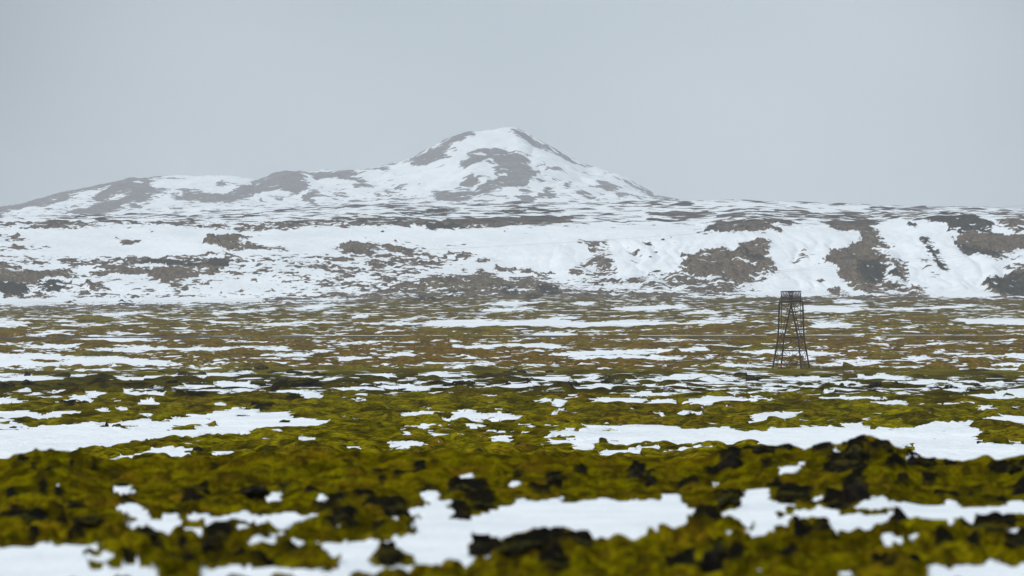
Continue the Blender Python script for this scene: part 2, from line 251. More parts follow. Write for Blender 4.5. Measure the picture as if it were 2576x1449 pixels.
snow = Plan(480, 1200, [(480,.58),(535,.58),(556,.62),(575,.80),(640,.80),(700,.66),(745,.56),(752,.34),(800,.37),(845,.34),(880,.33),(920,.37),(935,.36),(990,.38),(1000,.16),(1100,.20),(1200,.18)])
for c, p, v in [
 # plateau rim: dark moss and rock band
 ('3', [(0,775),(200,770),(300,760),(450,760),(620,780),(750,790),(900,760),(1200,760),(1500,755),(1700,760),(1740,780),(1650,800),(1350,820),(1150,830),(960,840),(880,850),(620,880),(610,830),(400,830),(200,820),(0,830)], .30),
 ('3', [(760,780),(900,775),(1140,790),(1100,815),(950,820),(800,815)], .1), ('3', [(1150,765),(1500,760),(1700,770),(1600,800),(1350,795)], .1), ('3', [(620,790),(700,785),(730,860),(620,870)], .15), ('3', [(430,720),(860,710),(850,740),(500,750)], .35),
 ('2', [(0,790),(250,800),(400,790),(700,800),(740,830),(500,850),(250,850),(0,820)], .38), ('2', [(700,785),(1000,795),(1450,808),(1450,818),(1000,805),(700,795)], .15),
 ('2', [(1240,810),(1450,815),(1750,810),(2000,800),(2350,780),(2536,790),(2536,820),(2300,830),(1900,860),(1750,860),(1500,840),(1290,835)], .36),
 # open snow slopes on the left
 ('2', [(0,855),(300,865),(700,850),(1000,840),(1280,842),(1500,865),(1900,875),(2400,840),(2536,860),(2536,950),(2300,975),(1900,990),(1500,1015),(1300,1045),(800,1052),(0,1030)], .97),
 ('2', [(850,925),(930,920),(1020,945),(950,960),(870,950)], .22),
 ('2', [(1460,950),(1530,910),(1720,895),(1830,905),(1720,940),(1780,990),(1650,1005),(1560,970)], .06), ('2', [(1700,930),(1900,960),(2100,990),(2000,1010),(1750,1000)], .45),
 ('2', [(0,890),(130,890),(200,935),(0,945)], .45), ('2', [(0,970),(360,960),(330,1000),(0,1020)], .52), ('2', [(980,870),(1180,845),(1190,860),(1020,880)], .4),
 ('2', [(0,1034),(300,1042),(800,1056),(1240,1050),(1560,1018),(1800,1040),(1700,1065),(1240,1066),(800,1070),(300,1052),(0,1044)], .18),
 ('2', [(0,1050),(2000,1030),(2536,1050),(2536,1300),(1700,1380),(0,1400)], .60),
 ('2', [(0,1085),(60,1110),(250,1160),(530,1130),(540,1200),(240,1215),(230,1245),(0,1250)], .2),
 ('2', [(640,1170),(750,1100),(1000,1066),(1380,1060),(1700,1060),(1660,1130),(1340,1200),(1330,1265),(1200,1260),(1150,1200),(960,1170),(760,1180)], .32),
 ('2', [(1120,1140),(1400,1150),(1330,1200),(1150,1200)], .03),
 ('2', [(960,1100),(1180,1100),(1200,1125),(980,1125)], .9), ('2', [(520,1140),(640,1110),(640,1180),(560,1180)], .95), ('2', [(300,1210),(600,1200),(1000,1250),(900,1330),(600,1240)], .85), ('2', [(1400,1250),(1900,1180),(1950,1260),(1500,1330)], .8), ('2', [(1700,1300),(2300,1200),(2300,1280),(1900,1320)], .75),
 ('2', [(0,1250),(180,1250),(190,1300),(150,1330),(30,1325)], .02), ('2', [(290,1230),(400,1220),(500,1280),(380,1310),(270,1300)], .28),
 ('2', [(600,1240),(720,1240),(750,1290),(650,1300)], .12), ('2', [(500,1330),(660,1350),(540,1370)], .2), ('2', [(790,1340),(940,1380),(860,1390)], .2), ('2', [(200,1330),(280,1340),(260,1360)], .25),
 ('2', [(0,1340),(2400,1340),(2400,1368),(0,1390)], .86), ('2', [(1900,1330),(2500,1310),(2500,1370),(1900,1390)], .5),
 ('3', [(0,960),(250,950),(520,960),(780,1000),(1000,1040),(800,1100),(600,1160),(300,1240),(0,1300)], .52),
 ('3', [(0,960),(180,955),(260,990),(200,1015),(20,990)], .12), ('3', [(320,960),(500,980),(520,1020),(400,1010)], .2), ('3', [(220,1080),(400,1090),(340,1130),(220,1110)], .2), ('3', [(840,1010),(960,1010),(970,1045),(860,1035)], .3),
 ('3', [(250,835),(900,855),(2400,830),(2500,1050),(2300,1160),(1900,1200),(1560,1190),(1200,1100),(1000,960),(560,930),(300,900)], .97),
 ('3', [(1740,940),(1850,920),(1960,925),(1950,1010),(2010,1060),(2020,1160),(1900,1190),(1700,1190),(1740,1090),(1850,1040),(1850,1000)], .50), ('3', [(1750,940),(1850,925),(1900,1000),(1850,1010)], .3), ('3', [(1860,1050),(1910,1060),(1900,1100)], .3),
 ('3', [(2060,930),(2220,1040),(2200,1090),(2100,1080)], .62), ('3', [(2220,940),(2290,935),(2290,965),(2230,965)], .15),
 ('3', [(1150,1120),(1270,1135),(1280,1165),(1170,1150)], .25), ('3', [(1370,1145),(1430,1150),(1480,1185),(1400,1175)], .2), ('3', [(1500,1160),(1580,1165),(1540,1175)], .2), ('3', [(1650,1150),(1730,1155),(1780,1185),(1680,1180)], .25),
 ('3', [(560,1200),(980,1190),(1040,1145),(1150,1190),(1500,1210),(1680,1240),(1560,1270),(1250,1270),(1150,1290),(900,1300),(900,1345),(100,1370),(430,1250)], .3),
 ('3', [(400,1260),(700,1215),(950,1200),(1200,1225),(1300,1255),(1000,1285),(600,1290)], .2),
 ('3', [(900,1290),(1200,1290),(1230,1320),(1000,1320)], .9), ('3', [(1280,1285),(1480,1280),(1470,1310),(1300,1310)], .9), ('3', [(1560,1275),(1900,1280),(2200,1320),(1600,1315)], .88),
 ('3', [(1470,1270),(1560,1275),(1580,1310),(1500,1310)], .12), ('3', [(1210,1270),(1290,1280),(1280,1310),(1230,1305)], .12), ('3', [(2130,1190),(2536,1150),(2536,1320),(2300,1300)], .45),
 # right-hand scarp
 ('4', [(0,370),(360,420),(900,400),(1160,340),(1280,390),(1380,400),(1470,400),(1250,540),(1220,610),(1290,650),(1380,790),(1550,830),(700,840),(820,690),(870,640),(820,570),(810,480),(790,425),(640,455),(600,470),(430,505),(210,565),(260,590),(200,650),(0,690)], .98),
 ('4', [(1540,350),(1700,320),(1920,330),(2050,350),(2050,410),(2110,470),(2150,540),(2350,600),(2576,500),(2576,570),(2300,720),(2300,800),(2420,830),(1900,840),(1870,760),(1760,760),(1780,690),(1700,570),(1640,500),(1560,410)], .97),
 ('4', [(360,420),(450,330),(640,310),(900,310),(1020,315),(820,345),(910,400),(800,380),(500,400),(420,395)], .12),
 ('4', [(600,460),(740,450),(790,425),(810,480),(820,570),(870,640),(800,690),(760,650),(720,700),(660,750),(500,720),(560,690),(430,700),(300,690),(210,650),(260,590),(210,568),(430,510),(620,510),(690,520),(640,480)], .15),
 ('4', [(330,575),(380,580),(370,600)], .9), ('4', [(550,575),(700,600),(760,630),(690,625)], .85), ('4', [(450,640),(560,655),(520,670)], .7),
 ('4', [(0,690),(210,655),(300,700),(450,735),(660,750),(560,790),(600,830),(0,830)], .42), ('4', [(800,655),(870,655),(850,690)], .1), ('4', [(380,740),(560,770),(520,810),(400,790)], .22),
 ('4', [(1160,320),(1400,318),(1520,312),(1620,330),(1500,360),(1580,410),(1380,400),(1280,380)], .08),
 ('4', [(1460,408),(1560,412),(1650,500),(1560,510),(1610,560),(1640,650),(1600,700),(1560,760),(1560,830),(1480,800),(1370,790),(1360,730),(1290,700),(1290,640),(1220,610),(1250,540),(1430,490)], .12),
 ('4', [(1290,590),(1350,600),(1330,615)], .9), ('4', [(1540,440),(1640,500),(1600,500)], .35),
 ('4', [(1660,570),(1720,580),(1780,690),(1760,720),(1650,690),(1700,670)], .18), ('4', [(1610,725),(1730,765),(1760,800),(1640,770)], .12), ('4', [(1810,760),(1870,760),(1880,820),(1940,840),(1820,840)], .16), ('4', [(1250,780),(1290,750),(1330,800),(1350,830),(1250,830)], .2), ('4', [(1570,790),(1800,780),(1830,840),(1600,840)], .42),
 ('4', [(1900,290),(2100,262),(2250,285),(2360,350),(2330,400),(2200,400),(2050,405),(2060,350),(2000,330),(1920,320)], .14), ('4', [(2180,330),(2340,350),(2340,390),(2200,380)], .4),
 ('4', [(2110,440),(2200,405),(2350,430),(2440,420),(2576,470),(2500,520),(2400,580),(2250,550),(2180,550),(2110,480)], .05),
 ('4', [(2340,300),(2576,310),(2576,400),(2480,400),(2440,360)], .32), ('4', [(1760,330),(1800,335),(1830,360),(1780,360)], .1),
 ('4', [(2300,740),(2480,700),(2530,660),(2576,680),(2576,850),(2400,820),(2310,790)], .18), ('4', [(2430,640),(2500,600),(2576,580),(2576,640),(2480,660)], .5),
 ('4', [(1860,425),(1920,430),(1950,500),(2000,560),(2050,660),(1990,655),(1940,560),(1870,480)], .34), ('4', [(1970,600),(2010,600),(2055,660),(1990,655)], .05),
 ('4', [(960,550),(1080,500),(1090,600),(970,600)], .58), ('4', [(1000,550),(1060,530),(1070,580)], .4), ('4', [(1820,540),(1900,560),(1990,700),(1900,710)], .60), ('4', [(1150,700),(1190,705),(1180,760),(1155,745)], .35),
 ('4', [(0,250),(900,250),(1700,270),(1700,320),(1000,300),(400,300),(0,330)], .42), ('4', [(1700,235),(2576,235),(2576,285),(2250,280),(1900,290)], .6),
 ('4', [(250,190),(800,195),(1500,230),(1400,245),(500,215)], .75),
 # plain
 ('6', [(520,275),(750,240),(1050,235),(1100,255),(1400,240),(1700,210),(1750,220),(1560,238),(1850,260),(2100,240),(2400,250),(2536,270),(1600,292),(1100,283),(850,293)], .95),
 ('6', [(860,430),(1500,410),(1650,433),(900,440)], .95), ('6', [(1530,492),(1900,462),(2536,452),(2536,472),(2300,477),(1700,500)], .9), ('6', [(1600,512),(2100,495),(2536,510),(2100,525)], .85),
 ('6', [(1040,160),(1400,150),(1440,162),(1080,175)], .95), ('6', [(1050,125),(1200,100),(1500,112),(1250,135)], .95), ('6', [(1640,110),(1880,105),(1800,128)], .9), ('6', [(110,205),(220,200),(220,218),(110,218)], .9), ('6', [(400,240),(570,220),(570,245),(430,252)], .9),
 ('6', [(1260,345),(1600,335),(1880,330),(1500,352)], .9), ('6', [(1940,155),(2536,120),(2536,150),(2100,175)], .85), ('6', [(150,265),(540,258),(500,275)], .9), ('6', [(270,330),(460,312),(450,335)], .9),
 ('6', [(0,510),(260,512),(200,530),(0,528)], .85), ('6', [(300,480),(560,478),(500,505)], .7), ('6', [(0,405),(560,400),(560,410),(0,415)], .85),
 ('6', [(700,20),(1800,20),(2536,50),(2536,70),(2000,80),(1400,85),(900,95),(600,90)], .3),
 ('6', [(1000,400),(1400,395),(1500,405),(1100,412)], .1), ('6', [(1650,400),(2300,395),(2330,440),(1700,445)], .25), ('6', [(600,290),(800,290),(830,340),(650,340)], .12), ('6', [(860,290),(1250,290),(1240,315),(900,330)], .14),
 ('5', [(0,480),(200,475),(400,490),(900,510),(1230,530),(1200,558),(800,560),(0,570)], .93), ('5', [(100,525),(480,515),(520,535),(300,540)], .3), ('5', [(160,420),(600,410),(620,425),(200,433)], .95), ('5', [(650,450),(1000,433),(1450,440),(1240,458)], .95),
 ('5', [(480,372),(900,366),(1150,378),(800,386)], .95), ('5', [(180,350),(330,322),(520,333),(500,347)], .95), ('5', [(0,225),(100,225),(100,238),(0,240)], .9), ('5', [(0,255),(250,250),(180,275),(0,270)], .9),
 ('5', [(640,268),(1250,248),(1100,262),(700,275)], .95), ('5', [(380,268),(640,262),(620,275)], .9), ('5', [(380,240),(560,235),(550,252)], .9), ('5', [(1480,190),(2010,150),(2000,165),(1600,198)], .85), ('5', [(2060,165),(2300,125),(2480,130),(2250,165)], .85), ('5', [(1820,270),(2450,250),(2420,262),(2000,278)], .95),
 ('5', [(1480,245),(1620,245),(1720,255),(1560,262)], .9), ('5', [(640,195),(1080,170),(1060,185),(760,212)], .8), ('5', [(560,210),(850,215),(860,240),(600,250)], .1), ('5', [(1060,230),(1280,240),(1250,290),(1100,290)], .1), ('5', [(70,270),(250,280),(170,330),(80,340)], .15), ('5', [(510,480),(900,470),(910,495),(560,500)], .08), ('5', [(1480,480),(1980,470),(1900,510),(1500,510)], .2),
 ('5', [(2020,490),(2330,480),(2330,498),(2080,503)], .9), ('5', [(1600,520),(2050,512),(2000,528)], .85), ('5', [(1250,445),(1900,430),(2130,440),(2000,450)], .88), ('5', [(640,400),(740,395),(730,420),(560,440)], .1),
 ('7', [(420,477),(700,460),(1100,468),(1250,490),(900,483)], .95), ('7', [(1960,493),(2529,462),(2529,498),(2100,508)], .93), ('7', [(1980,232),(2300,220),(2529,225),(2529,272),(2200,262)], .93), ('7', [(250,450),(780,430),(880,455),(500,468)], .08), ('7', [(0,450),(240,440),(260,455),(0,462)], .9),
 ('7', [(150,245),(440,240),(400,262),(50,275),(0,275)], .9), ('7', [(240,222),(480,220),(480,235),(250,233)], .9), ('7', [(60,180),(350,175),(300,190),(60,195)], .9), ('7', [(930,130),(1400,140),(1300,175),(900,185)], .85), ('7', [(1410,155),(1800,145),(2170,120),(2150,140),(1600,165)], .85), ('7', [(1140,95),(1300,85),(1380,105),(1180,112)], .93), ('7', [(940,265),(1200,255),(1300,270),(1000,290)], .9),
 ('7', [(2010,95),(2529,80),(2529,110),(2100,115)], .12), ('7', [(1620,180),(1980,200),(2000,250),(1700,240)], .2), ('7', [(450,75),(1100,70),(1900,72),(1900,85),(1500,90),(1000,85),(500,100)], .2),
 ('7', [(0,290),(700,290),(700,345),(0,345)], .3), ('7', [(1600,520),(1800,500),(1900,512),(1700,530)], .85), ('7', [(1130,515),(1600,525),(1550,560),(1100,560)], .55), ('7', [(1390,480),(1640,475),(1560,500),(1420,500)], .1), ('7', [(2200,555),(2529,545),(2529,560),(2300,563)], .85),
 # moss belt without snow behind and around the rocks
 ('5', [(1000,600),(2536,560),(2536,600),(1600,640),(1000,640)], .3), ('6', [(0,590),(2536,580),(2536,610),(0,625)], .27), ('7', [(700,590),(2529,590),(2529,620),(1100,645),(700,640)], .24),
 ('5', [(0,680),(880,672),(900,760),(400,740),(0,720)], .16), ('5', [(820,680),(1500,640),(1900,640),(1500,690),(1240,720),(900,735)], .12), ('5', [(1160,790),(1900,760),(1800,860),(1500,870),(1450,920),(900,960),(400,985),(0,1035),(0,990),(600,950),(1000,870)], .08), ('5', [(0,740),(240,760),(300,800),(440,830),(200,850),(0,840)], .15),
]: snow.poly(c, p, v)
WHITE = [
 ('5', [(130,650),(200,620),(220,640),(460,650),(330,672),(0,685),(0,650)]), ('5', [(500,630),(600,630),(640,645),(560,660)]), ('5', [(780,665),(1100,650),(1300,630),(1330,650),(1150,660),(800,672)]), ('5', [(1340,655),(1540,630),(1840,610),(1800,630),(1500,655)]),
 ('5', [(1250,720),(1380,700),(1500,715),(1600,680),(1720,700),(1880,680),(1840,740),(1650,740),(1500,730)]), ('5', [(1900,690),(2020,670),(2040,710),(1930,720)]), ('5', [(240,755),(520,745),(500,760)]), ('5', [(600,760),(700,755),(800,770),(680,800),(640,780)]),
 ('5', [(440,830),(520,790),(640,790),(680,830)]), ('5', [(0,800),(60,800),(190,820),(160,840),(80,830),(0,845)]), ('5', [(820,820),(920,830),(870,842)]), ('5', [(1020,830),(1080,820),(1160,845),(1080,865),(1000,850)]),
 ('5', [(790,885),(980,860),(960,880)]), ('5', [(0,890),(230,890),(300,930),(440,890),(540,900),(780,880),(780,905),(420,935),(240,950),(80,960),(0,950)]), ('5', [(1000,920),(1150,910),(1050,935)]), ('5', [(2190,760),(2250,755),(2350,800),(2250,830),(2190,800)]), ('5', [(2400,740),(2536,745),(2536,770),(2420,765)]), ('5', [(0,985),(160,975),(180,1010),(0,1020)]),
 ('5', [(880,770),(940,740),(960,770),(1040,775),(900,780)]), ('5', [(1050,770),(1140,765),(1200,780),(1090,785)]), ('5', [(150,740),(200,735),(220,750)]),
 ('5', [(0,1040),(160,1025),(350,990),(620,985),(800,990),(1080,960),(1150,985),(1280,950),(1450,930),(1620,900),(1780,885),(1870,890),(1840,920),(2100,905),(2110,960),(2400,970),(2370,990),(2300,1008),(2000,1020),(1760,1055),(1480,1060),(1400,1085),(1250,1105),(960,1120),(640,1190),(500,1215),(280,1225),(150,1230),(60,1240),(0,1265)]),
 ('5', [(800,1250),(900,1220),(1040,1210),(1060,1180),(1230,1175),(1380,1170),(1385,1218),(1100,1245),(960,1262),(860,1262)]), ('5', [(1520,1205),(1590,1188),(1690,1190),(1700,1208),(1540,1215)]), ('5', [(2080,1200),(2110,1175),(2150,1185),(2110,1212)]), ('5', [(2190,1112),(2300,1098),(2290,1112),(2200,1120)]), ('5', [(2040,1127),(2110,1120),(2100,1132)]), ('5', [(1540,872),(1650,862),(1640,874)]), ('5', [(2390,1075),(2440,1060),(2450,1072)]),
 ('6', [(0,745),(200,735),(190,755),(0,770)]), ('6', [(330,735),(500,715),(700,735),(640,755),(520,755),(440,740)]), ('6', [(220,635),(330,628),(460,660),(300,650)]), ('6', [(530,630),(580,640),(750,625),(1000,630),(850,650),(640,650)]), ('6', [(1230,740),(1260,710),(1420,700),(1460,715),(1290,735)]), ('6', [(1420,680),(1490,655),(1700,660),(1640,680)]), ('6', [(1700,735),(2000,715),(2030,735),(1950,745)]), ('6', [(2100,690),(2260,670),(2380,690),(2200,695)]), ('6', [(2310,665),(2536,640),(2536,665),(2400,690)]),
 ('6', [(1410,830),(1480,830),(1560,840),(1620,828),(1740,840),(1640,865),(1560,860),(1470,852)]), ('6', [(1680,805),(1760,800),(1750,812)]), ('6', [(1840,825),(1960,810),(2230,815),(2220,840),(2060,855),(1980,845)]), ('6', [(2250,850),(2300,825),(2440,820),(2420,850)]), ('6', [(2100,785),(2250,775),(2440,778),(2300,790)]), ('6', [(1040,799),(1150,795),(1140,802)]), ('6', [(860,845),(900,865),(970,862),(930,872)]), ('6', [(80,815),(200,822),(260,830),(100,828)]),
 ('6', [(440,930),(520,912),(700,908),(800,915),(740,935),(680,958),(580,955),(510,938)]), ('6', [(840,910),(920,905),(1000,910),(1040,930),(1200,930),(1280,935),(1340,960),(1280,975),(1080,965),(860,978),(800,970)]), ('6', [(510,1020),(660,1005),(810,1010),(790,1028),(620,1028)]), ('6', [(850,1020),(960,995),(1060,1003),(1090,1015),(1000,1045),(930,1030)]),
 ('6', [(650,1085),(730,1068),(860,1065),(940,1068),(850,1098),(760,1092)]), ('6', [(1290,1018),(1380,1008),(1500,1020),(1400,1030)]), ('6', [(380,1060),(480,1048),(540,1085),(460,1075)]), ('6', [(365,1130),(400,1118),(560,1120),(630,1140),(600,1170),(480,1180),(390,1175)]), ('6', [(50,1165),(180,1160),(140,1175)]), ('6', [(1080,1040),(1200,1050),(1300,1050),(1260,1070),(1100,1050)]), ('6', [(1100,1100),(1180,1080),(1260,1100),(1270,1130),(1180,1130)]),
 ('6', [(1150,890),(1250,890),(1200,900)]), ('6', [(1520,930),(1600,925),(1600,938)]), ('6', [(1700,950),(1890,948),(1800,958)]), ('6', [(1210,1155),(1330,1145),(1300,1162)]), ('6', [(1460,1185),(1520,1180),(1500,1195)]), ('6', [(950,1105),(1060,1095),(1050,1108)]), ('6', [(2080,885),(2180,882),(2120,895)]), ('6', [(2290,938),(2400,915),(2380,935)]), ('6', [(700,1120),(740,1115),(730,1130)]), ('6', [(1580,905),(1670,898),(1660,908)]), ('6', [(390,905),(420,902),(420,912)]), ('6', [(2440,925),(2536,915),(2536,930)]),
 ('6', [(1400,1135),(1700,1112),(1800,1098),(1640,1090),(1480,1080),(1300,1072),(1380,1060),(1560,1060),(1640,1050),(1700,1025),(1860,1015),(2100,1010),(2250,1003),(2440,1015),(2536,1040),(2536,1145),(2250,1140),(1950,1130),(1880,1140),(1900,1160),(1770,1185),(1680,1150),(1560,1135)]),
 ('6', [(1870,1220),(2050,1190),(2300,1168),(2370,1160),(2300,1190),(2100,1220),(1900,1238)]), ('6', [(2350,1195),(2536,1180),(2536,1200),(2400,1203)]),
 ('7', [(0,1040),(160,1030),(400,1020),(450,1050),(600,1060),(700,1030),(830,1015),(1000,1015),(1150,1030),(1250,1025),(1140,1000),(1300,990),(1400,1000),(1400,1030),(1640,1030),(1800,1000),(1830,985),(2100,985),(2150,970),(2250,945),(2430,920),(2529,950),(2529,990),(2200,975),(2140,1000),(2240,1050),(2150,1090),(2250,1110),(2190,1140),(2500,1120),(2529,1130),(2529,1290),(1800,1290),(1700,1200),(1000,1200),(500,1130),(400,1150),(0,1145)]),
 ('7', [(0,1190),(250,1168),(340,1178),(120,1215),(40,1208)]), ('7', [(80,830),(220,800),(430,800),(440,815),(740,815),(700,830),(380,825),(240,860),(230,875),(170,875),(150,850)]), ('7', [(520,795),(620,795),(600,808)]), ('7', [(1010,795),(1180,800),(1470,793),(1560,805),(1250,815),(1150,830)]), ('7', [(1460,830),(1640,825),(1700,840),(1660,862),(1500,858)]),
 ('7', [(1720,852),(1900,840),(2150,840),(2160,852)]), ('7', [(570,940),(620,925),(960,905),(940,915),(870,945),(640,975),(570,975)]), ('7', [(40,925),(240,905),(150,930)]), ('7', [(1590,920),(1680,925),(1750,912),(1720,930),(1680,933)]), ('7', [(2110,785),(2330,765),(2430,740),(2529,730),(2529,815),(2400,790),(2300,800),(2180,800)]), ('7', [(2200,865),(2310,860),(2330,870),(2220,880)]), ('7', [(2010,912),(2180,910),(2060,916)]), ('7', [(360,870),(400,870),(380,880)]), ('7', [(250,995),(300,992),(290,1003)]),
 ('7', [(1300,650),(1330,625),(1380,655),(1440,645),(1480,625),(1560,635),(1680,665),(1420,668)]), ('7', [(700,660),(900,655),(1040,645),(1140,665),(900,680)]), ('7', [(1640,690),(1820,672),(2030,685),(1940,715),(1720,710)]), ('7', [(0,645),(160,630),(330,655),(350,635),(440,680),(200,685),(30,660)]), ('7', [(1130,695),(1220,680),(1360,705),(1240,720)]), ('7', [(2190,690),(2400,685),(2380,700)]), ('7', [(1940,745),(2060,740),(2090,765)]), ('7', [(530,720),(620,735),(800,715),(860,740),(560,735)]), ('7', [(1060,945),(1110,940),(1090,950)]), ('7', [(1410,890),(1450,888),(1440,896)]), ('7', [(1150,885),(1235,882),(1200,890)]), ('7', [(0,725),(120,722),(110,732)]), ('7', [(1080,755),(1140,755),(1170,768)]),
]
for c, p in WHITE: snow.poly(c, p, 1.0)
for c, p in [('5', [(1220,1040),(1250,1020),(1380,1012),(1560,995),(1580,1005),(1420,1030)]), ('5', [(1660,945),(1800,920),(1850,930),(1740,940)]), ('5', [(1450,968),(1540,962),(1520,974)]), ('5', [(800,1035),(880,1010),(1050,990),(880,1030)]),
             ('6', [(1670,1045),(1730,1035),(1830,1050),(1720,1058)]), ('6', [(1880,1040),(1980,1025),(2020,1050),(1920,1052)]), ('6', [(1260,1100),(1300,1080),(1440,1070),(1600,1100),(1640,1088),(1780,1095),(1560,1112),(1340,1125)]),
             ('7', [(1930,1045),(2010,1035),(2000,1048)]), ('7', [(1840,1108),(1910,1100),(1900,1110)]), ('7', [(80,1125),(130,1120),(110,1130)]), ('7', [(1650,1140),(1750,1130),(1780,1150),(1700,1160)]),
             ('5', [(1500,700),(1560,695),(1600,715),(1540,722)])]: snow.poly(c, p, .05)
snow.blur(4, 1)

near = Plan(1090, 1500, [(1090,.0),(1160,.0),(1200,.12),(1260,.2),(1350,.22),(1500,.25)])
for c, p in [
 ('8', [(405,430),(440,425),(465,440),(420,445)]), ('8', [(840,465),(890,435),(950,445),(970,475),(930,487),(860,475)]), ('8', [(865,600),(920,570),(1000,580),(1070,640),(1105,680),(1020,685),(940,655)]), ('8', [(835,700),(880,705),(930,720),(920,738),(860,720)]),
 ('8', [(960,710),(1100,690),(1200,700),(1220,670),(1290,650),(1310,690),(1350,720),(1320,745),(1250,770),(1400,765),(1530,760),(1490,810),(1400,825),(1180,820),(1130,790),(1000,780),(950,750)]),
 ('8', [(1390,690),(1400,665),(1530,660),(1540,680),(1620,690),(1740,655),(1850,670),(1900,690),(2100,660),(2160,655),(2230,685),(2320,665),(2330,690),(2200,715),(2130,750),(2000,790),(1910,800),(1800,825),(1740,800),(1725,745),(1770,740),(1900,765),(1860,730),(1760,700),(1640,740),(1530,735),(1470,710)]),
 ('8', [(1940,540),(1990,510),(2050,490),(2075,540),(2060,565),(1980,560)]), ('8', [(2325,545),(2370,530),(2410,550),(2360,570)]), ('8', [(2340,400),(2380,385),(2360,407)]), ('8', [(2430,770),(2500,780),(2510,797),(2440,795)]), ('8', [(1820,870),(1900,850),(2000,845),(2045,870),(2000,900),(1860,912)]), ('8', [(1980,820),(2090,820),(2080,845),(2000,840)]), ('8', [(2170,805),(2230,795),(2230,822)]), ('8', [(2110,890),(2160,850),(2260,885),(2200,905),(2130,905)]), ('8', [(1520,1020),(1600,1012),(1600,1036),(1530,1040)]),
 ('8', [(0,895),(100,885),(400,890),(560,890),(700,880),(760,900),(700,930),(600,940),(580,975),(700,970),(850,955),(830,990),(620,1020),(640,1060),(820,1080),(900,1060),(900,1035),(960,1040),(1100,1080),(1160,1111),(1160,1200),(0,1200)]),
 ('8', [(1480,1100),(1600,1070),(1760,1060),(1860,1080),(2000,1050),(2000,1080),(2450,1100),(2576,1050),(2576,1200),(1480,1200)]), ('8', [(2290,920),(2576,905),(2576,990),(2450,1000),(2370,960)]), ('8', [(1260,655),(1300,650),(1290,665)]),
 ('a', [(620,520),(690,490),(740,510),(750,560),(700,570),(640,550)]),
 ('a', [(530,630),(670,615),(690,580),(830,560),(840,580),(800,600),(830,640),(830,680),(900,720),(980,735),(990,680),(1120,670),(1200,630),(1310,600),(1330,560),(1430,570),(1460,580),(1560,560),(1650,545),(1620,590),(1780,580),(1900,560),(2050,570),(2200,590),(2280,570),(2380,570),(2400,520),(2500,520),(2530,560),(2576,620),(2576,740),(2480,790),(2380,830),(2200,855),(1880,850),(1640,800),(1500,820),(1300,830),(1150,860),(1050,855),(960,920),(980,990),(1130,990),(1150,1020),(1000,1040),(850,1065),(650,1078),(600,1050),(500,1000),(400,940),(300,960),(200,1070),(620,1080),(600,1105),(0,1111),(40,1000),(0,990),(0,905),(300,880),(560,840),(600,820),(540,760),(620,710),(640,660),(530,680)]),
 ('a', [(385,700),(440,700),(450,740),(400,745)]), ('a', [(890,385),(1000,365),(980,410),(920,400)]), ('a', [(790,355),(830,355),(820,367)]), ('a', [(1190,420),(1220,412),(1230,430)]), ('a', [(1260,425),(1350,430),(1340,455),(1280,455)]), ('a', [(1690,325),(1725,330),(1720,345),(1690,340)]), ('a', [(1700,1111),(1790,1085),(1830,1111)]), ('a', [(100,210),(125,215),(115,230)]),
 ('b', [(760,320),(860,310),(900,300),(940,265),(965,285),(900,340),(870,370),(770,360)]), ('b', [(0,530),(40,540),(70,620),(140,635),(230,625),(220,650),(140,680),(90,760),(0,800)]), ('b', [(340,570),(400,560),(400,600),(350,600)]),
 ('b', [(490,560),(530,490),(680,480),(710,510),(690,560),(760,580),(890,600),(890,630),(790,660),(700,690),(780,700),(900,660),(1000,640),(1060,620),(1200,635),(1210,660),(1300,640),(1370,570),(1500,540),(1700,575),(1900,590),(2000,590),(2000,545),(2080,550),(2100,600),(2450,600),(2480,555),(2576,560),(2576,690),(2400,650),(2300,670),(2200,700),(2060,740),(1950,750),(1800,720),(1680,680),(1580,700),(1480,760),(1400,800),(1330,835),(1200,800),(1220,860),(1180,850),(1160,760),(1080,710),(900,780),(700,830),(520,840),(520,810),(640,775),(520,770),(440,715),(330,655),(470,640)]),
 ('b', [(370,810),(470,800),(470,825),(390,830)]), ('b', [(1520,840),(1700,830),(1830,795),(1820,820),(1700,860),(1590,905),(1540,900)]), ('b', [(1020,550),(1080,525),(1100,550),(1050,580)]), ('b', [(2450,790),(2500,765),(2576,790),(2576,820),(2470,825)]), ('b', [(1880,1055),(1950,1050),(2040,1080),(2060,1040),(2250,1030),(2330,1000),(2400,1040),(2576,1010),(2576,1200),(1880,1200)]),
 ('b', [(1160,190),(1210,180),(1200,215),(1160,210)]), ('b', [(1700,235),(1760,220),(1800,250),(1790,270),(1720,265)]), ('b', [(1500,220),(1530,220),(1520,237)]), ('b', [(260,440),(330,430),(300,457)]), ('b', [(600,1080),(630,1075),(630,1100),(600,1100)]), ('b', [(1180,1115),(1250,1095),(1350,1110)]), ('b', [(2030,735),(2060,730),(2045,780)]),
]: near.poly(c, p, 1.0)
near.poly('b', [(1210,655),(1330,620),(1420,610),(1550,630),(1650,600),(1620,640),(1450,668),(1230,685)], .0)
near.blur(3, 3)

